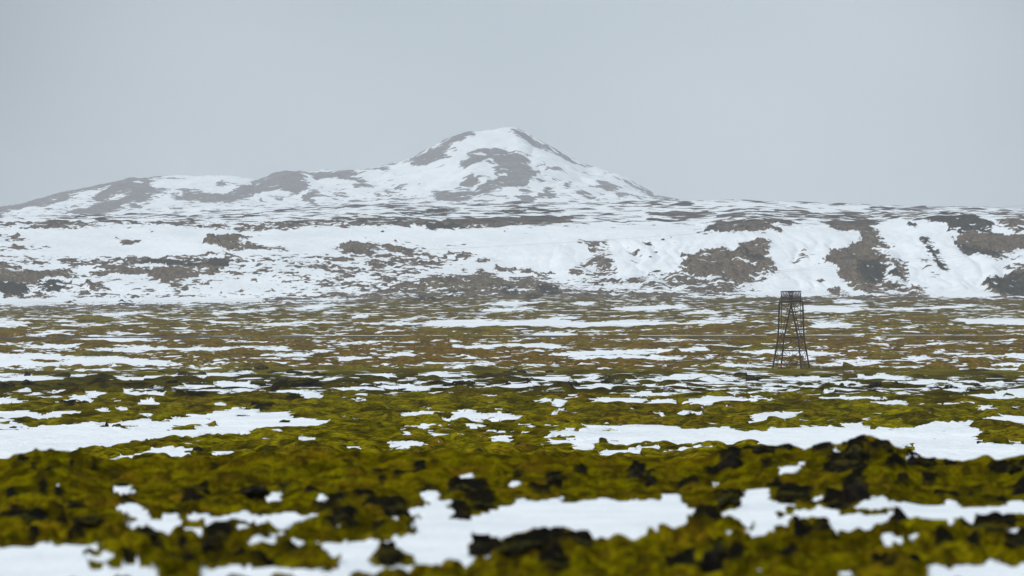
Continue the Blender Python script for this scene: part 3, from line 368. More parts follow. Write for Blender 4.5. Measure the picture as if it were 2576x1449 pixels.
DARK8 = [(80,490,50,25),(240,490,80,25),(440,480,40,20),(1480,460,60,40),(1430,540,110,20),(1880,500,100,45),(110,600,40,35),(560,575,70,35),(420,605,60,20),(170,660,180,55),(660,745,120,45),(450,760,50,20),(240,830,40,20),(560,825,60,25),(1080,840,70,40),(1600,830,95,60),(1790,718,60,14),(1540,930,70,50),(1170,910,60,20),(1330,890,40,15),(950,990,50,30),(1720,965,100,22),(1270,965,30,15),(1390,1010,50,30),(2400,610,80,30),(2500,700,80,60),(1250,630,60,10),(2300,500,60,25),(1940,1015,100,20),(2200,935,80,14),(2480,540,60,50),(2100,450,60,18),(650,945,60,14),(240,285,22,20),(160,235,30,25),(350,325,60,20),(690,295,25,12),(530,285,25,15),(880,425,50,12),(910,558,80,14),(360,182,50,10),(560,215,90,12),(260,190,25,14),(310,440,30,40)]
DARKA = [(600,330,45,48),(300,345,60,14),(460,360,60,18),(330,395,30,15),(1790,335,50,30),(950,450,150,55),(1060,560,120,50),(900,650,80,45),(1320,370,50,20),(1600,410,60,50),(1500,480,80,35),(2200,330,65,60),(2300,400,50,45),(350,590,160,50),(60,710,100,65),(450,640,60,55),(300,760,60,22),(60,510,40,30),(190,510,80,25),(560,780,40,30),(1050,920,90,60),(1300,950,190,45),(1600,850,60,60),(1750,890,140,35),(1450,910,150,55),(380,1000,90,50),(1600,1060,120,45),(2500,1060,80,45),(130,960,55,10),(680,480,60,14),(1870,235,30,25)]
DARKB = [(420,240,85,80),(300,330,80,28),(540,160,50,22),(650,180,85,40),(780,170,100,28),(680,300,50,28),(1100,180,80,36),(1330,140,90,60),(1300,240,150,55),(1250,290,150,45),(1550,120,60,36),(1480,180,60,28),(1760,230,50,45),(1640,280,100,28),(1870,280,60,25),(1330,440,90,110),(1200,540,120,55),(880,490,130,45),(950,560,130,28),(420,550,95,60),(250,640,80,50),(250,710,115,45),(100,430,80,28),(740,440,60,28),(1690,400,60,28),(1880,390,60,36),(2030,270,40,22),(2420,320,120,36),(2510,290,60,45),(2550,440,60,70),(2400,550,60,28),(2000,500,100,18),(2200,460,60,20),(1080,790,65,45),(950,815,80,35),(1700,720,110,35),(1600,690,40,22),(2280,725,190,42),(2450,690,100,40),(2540,880,100,60),(2200,860,60,36),(2000,880,120,22),(300,900,60,36),(320,1000,60,36),(100,1050,100,50),(250,1100,120,36),(450,1000,60,28),(820,960,80,18),(1540,1030,80,22),(1780,1000,50,18),(1570,1080,80,18),(730,700,60,14)]
rockshade = Plan(1090, 1500, [(1090,.0),(1500,.0)])  # near lava rock and crevice shadow, both painted as lava black
for c, L_ in (('8', DARK8), ('a', DARKA), ('b', DARKB)):
    for e in L_: rockshade.ell(c, *e, 1.0)
rockshade.blur(4, 3)
# black lava outcrops and brown moss on the hills and plain
rockf = Plan(480, 1200, [(480,.5),(560,.35),(600,.25),(745,.25),(752,.0),(845,.0),(925,.05),(940,.20),(985,.24),(1000,.02),(1200,.0)])
for c, p, v in [('4', [(1440,600),(1580,590),(1610,680),(1550,760),(1480,740),(1430,660)], 1), ('4', [(1900,290),(2100,262),(2250,285),(2360,350),(2330,400),(2050,405),(2060,350),(1920,320)], .9), ('4', [(2110,480),(2400,560),(2400,585),(2180,555)], .7), ('4', [(2300,740),(2480,700),(2576,690),(2576,850),(2400,820)], .7), ('4', [(1860,425),(1920,430),(2055,660),(1990,655),(1870,480)], .8), ('4', [(640,540),(780,570),(780,600),(660,580)], .8), ('4', [(1760,330),(1800,335),(1830,360),(1780,360)], .9), ('4', [(360,420),(450,330),(480,400)], .5), ('4', [(1640,660),(1700,670),(1740,710),(1650,700)], .9),
                ('2', [(0,1250),(180,1250),(190,1300),(150,1330),(30,1325)], 1), ('2', [(290,1230),(400,1220),(500,1280),(380,1310),(270,1300)], 1), ('2', [(1000,1080),(1700,1080),(1680,1130),(1000,1110)], .8), ('2', [(480,1320),(700,1330),(700,1380),(480,1380)], .9), ('2', [(780,1330),(960,1340),(940,1400),(780,1380)], .9),
                ('3', [(610,810),(900,820),(880,860),(560,890)], 1), ('3', [(430,700),(870,690),(860,740),(430,750)], .8), ('3', [(1200,690),(1500,690),(1500,745),(1200,740)], .7), ('3', [(2100,780),(2400,780),(2380,830),(2100,820)], .8), ('3', [(1460,1260),(1590,1270),(1590,1320),(1460,1320)], 1), ('3', [(1200,1260),(1300,1270),(1290,1320),(1200,1320)], 1), ('3', [(1370,1320),(1430,1310),(1450,1340),(1380,1350)], 1), ('3', [(780,1300),(900,1300),(900,1330),(780,1335)], .8), ('3', [(560,1340),(720,1345),(700,1370),(560,1365)], .8)]:
    rockf.poly(c, p, v)
for cx, cy, rx, ry in [(2020,735,70,25),(2200,710,110,32),(2150,800,80,22),(1900,860,90,20),(500,850,90,25),(1400,785,80,12),(1100,755,60,15),(1440,1190,45,22),(240,925,60,14),(2130,605,60,14),(1320,620,30,12)]: rockf.ell('5', cx, cy, rx, ry, .8)
for cx, cy, rx, ry in [(740,720,90,18),(900,715,60,18),(1250,625,30,14),(230,985,200,30)]: rockf.ell('6', cx, cy, rx, ry, .8 if cy < 800 else .25)
for cx, cy, rx, ry in [(560,660,60,18),(120,670,100,12),(2150,740,60,16),(1450,735,60,18),(500,1040,60,16)]: rockf.ell('7', cx, cy, rx, ry, .8 if cy < 800 else .3)
rockf.blur(2, 1)
brownf = Plan(480, 1200, [(480,.85),(600,.8),(740,.75),(752,.5),(830,.6),(850,.75),(915,.85),(928,.3),(945,.12),(1200,.15)])
for c, p, v in [('5', [(0,340),(2536,340),(2536,365),(0,375)], .8), ('6', [(0,400),(1100,420),(1500,500),(2536,500),(2536,600),(0,540)], 1), ('7', [(0,290),(700,290),(700,345),(0,345)], 1), ('7', [(700,360),(2529,360),(2529,460),(1100,450),(800,430)], .85), ('5', [(1280,370),(2536,380),(2536,440),(1300,470)], .85), ('7', [(250,450),(780,430),(880,455),(500,468)], .0), ('5', [(560,230),(900,210),(850,245),(600,255)], .05), ('5', [(1200,940),(1320,900),(1700,850),(1300,960)], .4),
                ('7', [(1390,480),(1640,475),(1560,500),(1420,500)], .0), ('5', [(510,480),(900,470),(910,495),(560,500)], .0), ('6', [(600,290),(1250,290),(1240,330),(650,340)], .25), ('3', [(400,1230),(1600,1200),(1600,1280),(400,1330)], .55)]:
    brownf.poly(c, p, v)
brownf.blur(6, 3)

# ------------------------------------------------------------------ relief and cover
lamR = np.interp(np.log(RW), np.log([10,30,60,200,600,1450,3000,3600,5000,7200,9000,12000]), np.log([.5,.7,2,6,13,38,26,26,60,100,120,300]))
lam = np.exp(lamR)[:, None]
pix = (RW * 2.3 / F)[:, None]
dR = np.gradient(RW)[:, None]
pixr = np.maximum(pix, dR * 0.55)
Rl = scalenoise(PX, PY, lam * 0.8, pixr, 11, H=0.8)
STR = np.where(RG > 6900, .42, np.where(RG > 3500, .5, np.where(RG > 2950, .7, 1.0))); PXS = PX * STR
N2 = scalenoise(PXS, PY, lam, pixr, 101, H=0.42)
N3 = scalenoise(PXS, PY, lam * 0.25, pixr, 211, H=0.2)
N4 = scalenoise(PXS, PY, lam * 0.25, pixr * .5, 401, H=0.25)
N5 = scalenoise(PXS, PY, lam * 0.25, pixr * .5, 509, H=0.25)
NB = scalenoise(PX, PY, lam * 2.5, pixr, 307, H=0.6)
isn = (RG < 56); ism = (RG > 6900)
wx = np.where(isn, 5.0, np.where(ism, 8.0, 9.0)); wy = np.where(isn, 1.4, np.where(ism, 1.8, 1.6))
XW, YW = XVG + wx * N4, YVG + wy * N5
P = np.where(isn, near.at(XW, YW), np.where(ism, mount.at(XW, YW), snow.at(XW, YW)))
out_ = (np.abs(TG) > 0.2)
P = np.where(out_, np.where(RG < 56, 0.35, 0.45), P)
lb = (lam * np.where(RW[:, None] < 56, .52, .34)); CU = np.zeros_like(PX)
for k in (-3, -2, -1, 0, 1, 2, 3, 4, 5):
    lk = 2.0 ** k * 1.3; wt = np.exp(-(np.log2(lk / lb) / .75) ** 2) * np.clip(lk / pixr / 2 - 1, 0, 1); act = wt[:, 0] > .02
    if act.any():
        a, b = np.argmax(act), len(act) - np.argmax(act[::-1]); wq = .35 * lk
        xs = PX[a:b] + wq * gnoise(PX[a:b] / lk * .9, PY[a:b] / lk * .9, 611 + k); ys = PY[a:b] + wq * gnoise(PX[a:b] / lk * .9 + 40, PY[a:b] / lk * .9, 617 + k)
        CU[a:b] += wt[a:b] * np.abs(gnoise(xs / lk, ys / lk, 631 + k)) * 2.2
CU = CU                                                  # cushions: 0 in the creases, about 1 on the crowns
clean = np.clip(np.abs(P - .5) * 2, 0, 1)
amp = np.where(isn, 0.13, np.where(ism, 0.215, np.where(RG > 2950, .29, 0.21)))
warp = -0.4 * Rl + np.where(ism, .4, 0.66) * N2 + np.where(ism, .55, 0.40) * N3 + np.where(isn, 0, np.where(ism, .9, np.where(RG < 2950, .75, .6))) * N4
sn = (P - .5) + amp * warp * (1 - 0.35 * clean)
rock = np.where(isn, rockshade.at(XW, YW), np.where(ism, 0.6, rockf.at(XW, YW)))
rock = rock + np.where(isn, 0.20, .22) * N3 * np.where(ism, .4, 1) + np.where(isn, 0.14 * np.maximum(-Rl, 0), 0)  # near hollows get the same crevice shadow colour
rock = np.where(isn, sstep(.12, .80, rock), sstep(.35, .62, rock))
rock = np.where(out_, sstep(.9, 1.3, N2), rock)
amR = np.exp(np.interp(np.log(RW), np.log([1,10,30,44,60,100,200,600,1000,1450,3000,3300,5000,7200,9000,12000]), np.log([.03,.024,.022,.028,.10,.20,.26,.55,.65,.9,.7,1.3,1.5,2.6,3.6,6])))[:, None]
amR = amR * np.where((XVG > 1880) & (XVG < 2120) & (RG > 560) & (RG < 1060), .3, 1)
scov = sstep(-.05, .08, sn)
ZG = ZB + amR * Rl * (1 - 0.8 * sstep(-.25, .3, sn) * np.where(ism, 0, 1))
ZG += amR * 0.35 * N3 * (1 - scov) * np.where(ism, .3, 1)
cush = np.where(ism, 0, np.where(isn, .095 * sstep(5, 20, RG), amR * .55))
ZG += cush * (np.minimum(CU, 1.3) - .5) * (1 - scov) + np.where(isn, .02, 0) * N4 * (1 - scov)
ZG += scov * np.where(isn, 0.025, np.minimum(0.3, RG * 0.0006))
env = sstep(3000, 3120, RG) * (1 - sstep(3330, 3540, RG)) * sstep(1150, 1600, XVG)
gu = np.abs(gnoise(PX / 34 + .5 * gnoise(PX / 60, PY / 90, 71), PY / 260, 72)) * 2 + .5 * np.abs(gnoise(PX / 13 + .4 * gnoise(PX / 30, PY / 40, 75), PY / 120, 76))
ZG += env * (gu - .8) * 4.0 + sstep(3000, 3100, RG) * (1 - sstep(3500, 3600, RG)) * np.clip(.5 - P, 0, .5) * 7.0 * (1 + .4 * N4)
env2 = sstep(7300, 7900, RG) * (1 - sstep(8700, 9000, RG))
ZG += env2 * (np.abs(gnoise(PX / 150 + .6 * gnoise(PX / 200, PY / 300, 81), PY / 900, 82)) * 2 - .6) * 10
rk = np.where(isn, rock * (0.012 + 0.02 * np.abs(N2)), np.where(ism, 0, rock * np.minimum(RG * 0.0007, 1.4) * (.4 * np.abs(N3) + .5 * np.abs(N2))))
ZG += rk * (1 - scov)
BARE = np.array([.20, .175, .0008]); OCHRE = np.array([.17, .088, .003]); BROWN = np.array([.150, .088, .005]); LAVA = np.array([.0075, .0075, .006]); HAZE_GREY = np.array([.145, .13, .17]); GREEN2 = np.array([.046, .039, .0004])
br = np.where(isn, .24, np.where(ism, 1, brownf.at(XVG, YVG))) + .13 * NB + .12 * N3
br = np.clip(br, 0, 1)[..., None]
gm = np.where(isn, sstep(-.9, 1.0, N2 * .6 + N4 * .7), sstep(-1.1, 1.1, N2 * .8 + N3 * .7))[..., None]
colr = GREEN2 * (1 - gm) + BARE * gm
oc = sstep(.9, 2.2, NB + .5 * N3)[..., None] * .6
colr = colr * (1 - oc) + OCHRE * oc
colr = colr * np.where(isn, .84 + .16 * np.clip(NB, -1.2, 1.2), 1)[..., None]
colr = colr * (1 - br) + BROWN * (.8 + .25 * np.clip(N3, -1.5, 1.5)[..., None]) * br
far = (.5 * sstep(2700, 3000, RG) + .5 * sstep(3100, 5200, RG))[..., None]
colr = colr * (1 - far * .75) + HAZE_GREY * (far * .75) * (1 + .12 * np.clip(N3, -2, 2)[..., None])  # distant rock tone, lightened blue-grey to stand in for denser haze
r3 = rock[..., None] * np.where(ism, .5, 1)[..., None]
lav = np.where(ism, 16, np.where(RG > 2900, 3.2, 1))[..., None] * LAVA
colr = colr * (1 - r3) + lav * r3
crev_shade = sstep(.75, 1.6, N4 + .35 * N3 + np.where(isn, .25 * N5 + .32, 0)) * np.where(ism, .0, np.where(isn, .8, np.where(RG > 1050, .4, np.where(RG > 740, .3, .7))))
crev_shade = np.maximum(crev_shade, sstep(.30, .04, CU + .12 * N4) * np.where(ism, 0, np.where(isn, .85, np.where(RG > 1050, .35, np.where(RG > 740, .2, .6)))))
colr = colr * (1 - crev_shade[..., None]) + np.array([.016, .012, .003]) * crev_shade[..., None]  # crease shade and dark blotches painted into the moss colour
colr = np.clip(colr, .0005, .5)

# ------------------------------------------------------------------ materials
def newmat(name):
    m = bpy.data.materials.new(name); m.use_nodes = True; m.node_tree.nodes.clear(); return m, m.node_tree.nodes, m.node_tree.links.new
def mathn(N, L, op, a, b=None):
    n = N.new('ShaderNodeMath'); n.operation = op
    for i, v in enumerate((a, b)):
        if v is None: continue
        if isinstance(v, (int, float)): n.inputs[i].default_value = v
        else: L(v, n.inputs[i])
    return n.outputs[0]
def ground_material(name, l1, l2, amp1, amp2, edge, bump, dist):
    m, N, L = newmat(name)
    o = N.new('ShaderNodeOutputMaterial'); bs = N.new('ShaderNodeBsdfPrincipled'); L(bs.outputs[0], o.inputs[0])
    at = N.new('ShaderNodeAttribute'); at.attribute_name = 'cover'
    ac = N.new('ShaderNodeAttribute'); ac.attribute_name = 'bare'
    tc = N.new('ShaderNodeTexCoord')
    def noise(wl, det):
        n = N.new('ShaderNodeTexNoise'); n.inputs['Scale'].default_value = 1.0 / wl; n.inputs['Detail'].default_value = det; n.inputs['Roughness'].default_value = .62
        L(tc.outputs['Object'], n.inputs['Vector']); return n.outputs['Fac']
    n1, n2 = noise(l1, 4), noise(l2, 3)
    s = mathn(N, L, 'ADD', mathn(N, L, 'ADD', at.outputs['Fac'], mathn(N, L, 'MULTIPLY', mathn(N, L, 'SUBTRACT', n1, .5), amp1)), mathn(N, L, 'MULTIPLY', mathn(N, L, 'SUBTRACT', n2, .5), amp2))
    mr = N.new('ShaderNodeMapRange'); mr.interpolation_type = 'SMOOTHSTEP'
    mr.inputs['From Min'].default_value = -edge; mr.inputs['From Max'].default_value = edge; L(s, mr.inputs['Value'])
    # bare ground varied by fine noise, dark end widened to paint crevice shade
    va = N.new('ShaderNodeMapRange'); va.inputs['From Min'].default_value = .3; va.inputs['From Max'].default_value = .7; va.inputs['To Min'].default_value = .25; va.inputs['To Max'].default_value = 1.75; L(n2, va.inputs['Value'])
    mx = N.new('ShaderNodeMix'); mx.data_type = 'RGBA'; mx.blend_type = 'MULTIPLY'; mx.inputs['Factor'].default_value = 1
    L(ac.outputs['Color'], mx.inputs['A']); L(va.outputs[0], mx.inputs['B'])
    sc = N.new('ShaderNodeMix'); sc.data_type = 'RGBA'; sc.inputs['A'].default_value = (.74, .775, .81, 1); sc.inputs['B'].default_value = (.90, .92, .94, 1)
    n3 = noise(l1 * 9, 3)
    s3 = N.new('ShaderNodeMapRange'); s3.inputs['From Min'].default_value = .35; s3.inputs['From Max'].default_value = .68; L(mathn(N, L, 'ADD', mathn(N, L, 'MULTIPLY', n3, .7), mathn(N, L, 'MULTIPLY', n1, .3)), s3.inputs['Value']); L(s3.outputs[0], sc.inputs['Factor'])
    fm = N.new('ShaderNodeMix'); fm.data_type = 'RGBA'; L(mr.outputs[0], fm.inputs['Factor']); L(mx.outputs['Result'], fm.inputs['A']); L(sc.outputs['Result'], fm.inputs['B'])
    L(fm.outputs['Result'], bs.inputs['Base Color']); bs.inputs['Roughness'].default_value = .95; bs.inputs['Specular IOR Level'].default_value = 0
    bp = N.new('ShaderNodeBump'); bp.inputs['Strength'].default_value = bump; bp.inputs['Distance'].default_value = dist
    hs = mathn(N, L, 'MULTIPLY', n1, mathn(N, L, 'MULTIPLY', mr.outputs[0], 1.6))
    hb = mathn(N, L, 'MULTIPLY', n2, mathn(N, L, 'SUBTRACT', 1.0, mathn(N, L, 'MULTIPLY', mr.outputs[0], .9)))
    L(mathn(N, L, 'ADD', hb, hs), bp.inputs['Height']); L(bp.outputs[0], bs.inputs['Normal'])
    return m
M_near = ground_material('moss_and_snow_near', .10, .035, .12, .10, .035, .8, .03)
M_mid = ground_material('moss_and_snow', 2.0, .5, .30, .34, .03, .8, .5)
M_plain = ground_material('moss_and_snow_plain', 6.0, 1.6, .42, .52, .03, .8, 1.0)
M_hill = ground_material('hill_moss_and_snow', 8.0, 2.6, .30, .36, .03, .7, 1.5)
M_mount = ground_material('mountain_rock_and_snow', 30.0, 8.0, .22, .24, .03, .6, 5.0)

def grid_object(name, r0, r1, mats):
    nr = r1 - r0 + 1
    v = np.stack([PX[r0:r1 + 1], PY[r0:r1 + 1], ZG[r0:r1 + 1]], -1).reshape(-1, 3).astype(np.float32)
    i = (np.arange(nr - 1)[:, None] * NC + np.arange(NC - 1)[None, :]).ravel()
    f = np.stack([i, i + 1, i + NC + 1, i + NC], -1)
    me = bpy.data.meshes.new(name); me.vertices.add(len(v)); me.vertices.foreach_set('co', v.ravel())
    me.loops.add(f.size); me.loops.foreach_set('vertex_index', f.ravel().astype(np.int32))
    me.polygons.add(len(f)); me.polygons.foreach_set('loop_start', np.arange(0, f.size, 4, dtype=np.int32))
    for m, _ in mats: me.materials.append(m)
    mi = np.zeros(nr - 1, np.int32)
    for k, (_, Rmin) in enumerate(mats): mi[RW[r0:r1] >= Rmin] = k
    me.polygons.foreach_set('material_index', np.repeat(mi, NC - 1))
    me.update(calc_edges=True); me.shade_smooth()
    a = me.attributes.new('cover', 'FLOAT', 'POINT'); a.data.foreach_set('value', sn[r0:r1 + 1].ravel().astype(np.float32))
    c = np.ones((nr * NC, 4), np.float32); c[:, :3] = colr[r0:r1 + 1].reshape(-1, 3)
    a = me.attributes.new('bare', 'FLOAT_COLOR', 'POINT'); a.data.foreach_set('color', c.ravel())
    o = bpy.data.objects.new(name, me); COL.objects.link(o); o['kind'] = 'structure'; return o
def rowof(R): return int(np.searchsorted(RW, R))
r_h, r_m = rowof(2949.9), rowof(6400)
TH[0], TH[-1] = -math.pi, math.pi
for arr in (ZG, sn): arr[:, -1] = arr[:, 0]
colr[:, -1] = colr[:, 0]
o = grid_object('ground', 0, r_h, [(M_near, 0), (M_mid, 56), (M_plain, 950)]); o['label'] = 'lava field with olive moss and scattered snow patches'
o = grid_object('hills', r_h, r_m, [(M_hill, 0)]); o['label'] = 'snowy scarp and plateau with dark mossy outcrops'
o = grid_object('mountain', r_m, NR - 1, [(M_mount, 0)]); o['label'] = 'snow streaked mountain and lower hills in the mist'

# ------------------------------------------------------------------ helpers on the terrain
XVC = XV.copy(); inner = np.where(np.abs(TH) < th_edge + 1e-6)[0]
def hgt(x, y):
    R, t = math.hypot(x, y), math.atan2(x, y)
    j = np.clip(np.searchsorted(TH, t) - 1, 0, NC - 2); i = np.clip(np.searchsorted(RW, R) - 1, 0, NR - 2)
    a = (R - RW[i]) / (RW[i + 1] - RW[i]); b = (t - TH[j]) / (TH[j + 1] - TH[j])
    return float((ZG[i, j] * (1 - b) + ZG[i, j + 1] * b) * (1 - a) + (ZG[i + 1, j] * (1 - b) + ZG[i + 1, j + 1] * b) * a)
def spot(xv, yv, r0, r1):
    """the point of the ground between distances r0 and r1 that lies on bearing xv at drop yv"""
    t = math.atan((xv - XC) / F); j = int(np.clip(np.searchsorted(TH, t), 0, NC - 1))
    a, b = rowof(r0), rowof(r1); yy = YVG[a:b, j]
    o_ = np.argsort(yy); R = float(np.interp(yv, yy[o_], RW[a:b][o_]))
    x, y = R * math.sin(t), R * math.cos(t)
    return x, y, hgt(x, y), R
def tag(o, label=None, cat=None, group=None, kind=None):
    for k, v in (('label', label), ('category', cat), ('group', group), ('kind', kind)):
        if v: o[k] = v
    return o
class MB:
    def __init__(s): s.v = []; s.f = []
    def tube(s, a, b, r, n=6, r2=None):
        a, b = Vector(a), Vector(b); d = (b - a).normalized(); r2 = r if r2 is None else r2
        u = d.orthogonal().normalized(); w_ = d.cross(u); k = len(s.v)
        for p, rr in ((a, r), (b, r2)):
            for i in range(n):
                t = 2 * math.pi * i / n; s.v.append(p + u * (rr * math.cos(t)) + w_ * (rr * math.sin(t)))
        for i in range(n): j = (i + 1) % n; s.f.append((k + i, k + j, k + n + j, k + n + i))
        s.f.append(tuple(range(k + n - 1, k - 1, -1))); s.f.append(tuple(range(k + n, k + 2 * n)))
    def angle(s, a, b, w_):
        w_ *= 1.55
        """an L-section steel member of leg width w_"""
        a, b = Vector(a), Vector(b); d = (b - a).normalized(); u = d.orthogonal().normalized(); v = d.cross(u); t = w_ * .14
        prof = [(0, 0), (w_, 0), (w_, t), (t, t), (t, w_), (0, w_)]; k = len(s.v); n = 6
        for p in (a, b):
            for x, y in prof: s.v.append(p + u * (x - w_ / 3) + v * (y - w_ / 3))
        for i in range(n): j = (i + 1) % n; s.f.append((k + i, k + j, k + n + j, k + n + i))
        s.f.append(tuple(range(k + n - 1, k - 1, -1))); s.f.append(tuple(range(k + n, k + 2 * n)))
    def box(s, c, sx, sy, sz):
        k = len(s.v)
        for z in (-sz, sz):
            for x, y in ((-sx, -sy), (sx, -sy), (sx, sy), (-sx, sy)): s.v.append(Vector(c) + Vector((x, y, z)))
        for q in ((3,2,1,0),(4,5,6,7),(0,1,5,4),(1,2,6,5),(2,3,7,6),(3,0,4,7)): s.f.append(tuple(k + i for i in q))
    def build(s, name, mat, parent=None, smooth=False):
        me = bpy.data.meshes.new(name); me.from_pydata([tuple(v) for v in s.v], [], s.f); me.materials.append(mat)
        if smooth: me.shade_smooth()
        o = bpy.data.objects.new(name, me); COL.objects.link(o)
        if parent: o.parent = parent
        return o
def simple(name, col, rough, met=0.0, vscale=None, col2=None):
    m, N, L = newmat(name); o = N.new('ShaderNodeOutputMaterial'); bs = N.new('ShaderNodeBsdfPrincipled'); L(bs.outputs[0], o.inputs[0])
    bs.inputs['Base Color'].default_value = (*col, 1); bs.inputs['Roughness'].default_value = rough; bs.inputs['Metallic'].default_value = met
    if vscale:
        tc = N.new('ShaderNodeTexCoord'); n = N.new('ShaderNodeTexNoise'); n.inputs['Scale'].default_value = vscale; n.inputs['Detail'].default_value = 4
        L(tc.outputs['Object'], n.inputs['Vector']); cr = N.new('ShaderNodeValToRGB')
        cr.color_ramp.elements[0].position = .35; cr.color_ramp.elements[1].position = .65
        cr.color_ramp.elements[0].color = (*col, 1); cr.color_ramp.elements[1].color = (*col2, 1)
        L(n.outputs['Fac'], cr.inputs['Fac']); L(cr.outputs['Color'], bs.inputs['Base Color'])
    return m
M_steel = simple('weathered_steel', (.020, .011, .008), .8, .0, 1.5, (.050, .026, .016))
M_ins = simple('brown_porcelain', (.055, .018, .014), .35)
M_wire = simple('aluminium_cable', (.10, .10, .105), .7)
M_orange = simple('orange_paint', (.7, .12, .03), .6)
M_gravel = simple('dark_verge_gravel', (.030, .027, .022), .95, 0, .8, (.07, .06, .04))
M_conc = simple('footing_concrete', (.16, .15, .13), .9, 0, 3, (.25, .24, .22))

# ------------------------------------------------------------------ transmission tower
tx, ty, tz, tR = spot(1823.9 + 797 * .2084, 928.0, 900, 1100)
tR = 1000.0; tt = math.atan((1823.9 + 797 * .2084 - XC) / F); tx, ty = tR * math.sin(tt), tR * math.cos(tt)
tz = zof(679.2 + 1195 * .2084, tR)
pyl = bpy.data.objects.new('transmission_tower', None); COL.objects.link(pyl)
pyl.location = (tx, ty, float(tz)); pyl.rotation_euler = (0, 0, math.radians(-21.9))
tag(pyl, 'rusty brown steel lattice transmission tower standing alone on the mossy plain', 'pylon')
K = 0.02912
def zl(p): return (1195 - p) * K
def ring(a, z): return [Vector((x * a, y * a, z)) for x, y in ((-1, -1), (1, -1), (1, 1), (-1, 1))]
base, r1_, r2_, r3_ = ring(5.3, 0), ring(4.95, zl(1135)), ring(4.3, zl(970)), ring(3.62, zl(812))
for i in range(4):
    m = MB(); m.angle(base[i] - Vector((0, 0, .8)), r2_[i], .27); m.angle(r2_[i], r3_[i], .25); m.build('leg', M_steel, pyl)
    m = MB(); m.tube(base[i] + Vector((0, 0, -1.5)), base[i] + Vector((0, 0, .25)), .45, 8, .35); m.build('footing', M_conc, pyl)
for i in range(4):
    j = (i + 1) % 4; mid = (r1_[i] + r1_[j]) / 2; mid2 = (r2_[i] + r2_[j]) / 2; m = MB()
    m.angle(r1_[i], r1_[j], .11); m.angle(r2_[i], r2_[j], .14); m.angle(r3_[i], r3_[j], .16)
    m.angle(r2_[i], mid, .11); m.angle(r2_[j], mid, .11); m.angle(mid, base[i].lerp(base[j], .2), .07); m.angle(mid, base[i].lerp(base[j], .8), .07)
    m.angle(r2_[i].lerp(r2_[j], .3), mid.lerp(r2_[i], .45), .05); m.angle(r2_[i].lerp(r2_[j], .7), mid.lerp(r2_[j], .45), .05)
    m.angle(r1_[i].lerp(base[i], .1), r2_[i].lerp(mid, .5), .05)
    m.angle(r3_[i], r2_[j], .11); m.angle(r3_[j], r2_[i], .11)
    q1, q2 = r3_[i].lerp(r2_[i], .5), r3_[j].lerp(r2_[j], .5); m.angle(q1, (r3_[i] + r3_[j]) / 2, .06); m.angle(q2, (r3_[i] + r3_[j]) / 2, .06)
    for p in (r2_[i], r3_[i], mid): m.box(p, .30, .30, .26)
    m.build('bracing', M_steel, pyl)
# fork arms
zt = zl(378); cw = 2.0; yb_, yi = 7.6, 4.6
for sgn in (-1, 1):
    outer_ = [(Vector((s * 3.62, sgn * 3.62, zl(812))), Vector((s * cw, sgn * yb_, zt))) for s in (-1, 1)]
    inner_ = [(Vector((s * 3.62, sgn * .3, zl(812))), Vector((s * cw, sgn * yi, zt))) for s in (-1, 1)]
    m = MB()
    for a, b in outer_: m.angle(a, b, .27)
    for a, b in inner_: m.angle(a, b, .11)
    m.build('fork_post', M_steel, pyl)
    m = MB(); n = 6
    def pt(pr, t): return pr[0].lerp(pr[1], t)
    for k in range(n):
        t0, t1 = k / n, (k + 1) / n
        if k % 2 == 0:
            t0, t1 = k / n, (k + 2) / n
            m.angle(pt(outer_[0], t0), pt(outer_[1], t1), .08); m.angle(pt(outer_[1], t0), pt(outer_[0], t1), .08)
            if k == 2: m.angle(pt(outer_[0], .5), pt(outer_[1], .5), .055)
        for s in (0, 1):
            m.angle(pt(outer_[s], k / n), pt(inner_[s], (k + 1) / n), .035)
    m.build('fork_lattice', M_steel, pyl)
# bridge on top
ztop = zl(257); bt = MB(); B0, B1 = 10.2, 8.6; e0, e1 = 1.7, 1.15
low = lambda x, y: Vector((x * (e0 if abs(y) > yb_ else cw), y, zt)); top = lambda x, y: Vector((x * e1, y, ztop))
for s in (-1, 1):
    bt.angle((s * cw, -yb_, zt), (s * cw, yb_, zt), .18); bt.angle((s * e1, -B1, ztop), (s * e1, B1, ztop), .17)
    for g in (-1, 1): bt.angle((s * cw, g * yb_, zt), (s * .4, g * B0, zt + .1), .14); bt.angle((s * e1, g * B1, ztop), (s * .4, g * B0, zt + .1), .14)
for g in (-1, 1):
    bt.angle((-e1, g * B1, ztop), (e1, g * B1, ztop), .15); bt.angle((-cw, g * yb_, zt), (cw, g * yb_, zt), .15); bt.angle((-.4, g * B0, zt + .1), (.4, g * B0, zt + .1), .15)
bt.build('bridge_chord', M_steel, pyl)
bl = MB(); ny = 8
for s in (-1, 1):
    ys = np.linspace(-yb_, yb_, ny + 1)
    for k in range(ny):
        y0, y1 = ys[k], ys[k + 1]
        bl.angle((s * cw, y0, zt), (s * e1, (y0 + y1) / 2, ztop), .12); bl.angle((s * e1, (y0 + y1) / 2, ztop), (s * cw, y1, zt), .12)
for k in range(0, ny + 1, 2):
    bl.angle((-cw, ys[k], zt), (cw, ys[k], zt), .06); bl.angle((-e1, ys[k] * .95, ztop), (e1, ys[k] * .95, ztop), .06)
    bl.angle((-cw, ys[k], zt), (e1, ys[k] * .95, ztop), .035); bl.angle((cw, ys[k], zt), (-e1, ys[k] * .95, ztop), .035)
bl.build('bridge_lattice', M_steel, pyl)
m = MB(); m.box((-1.7, -5.05, zl(1140)), .35, .03, .22); m.build('warning_plate', M_orange, pyl)
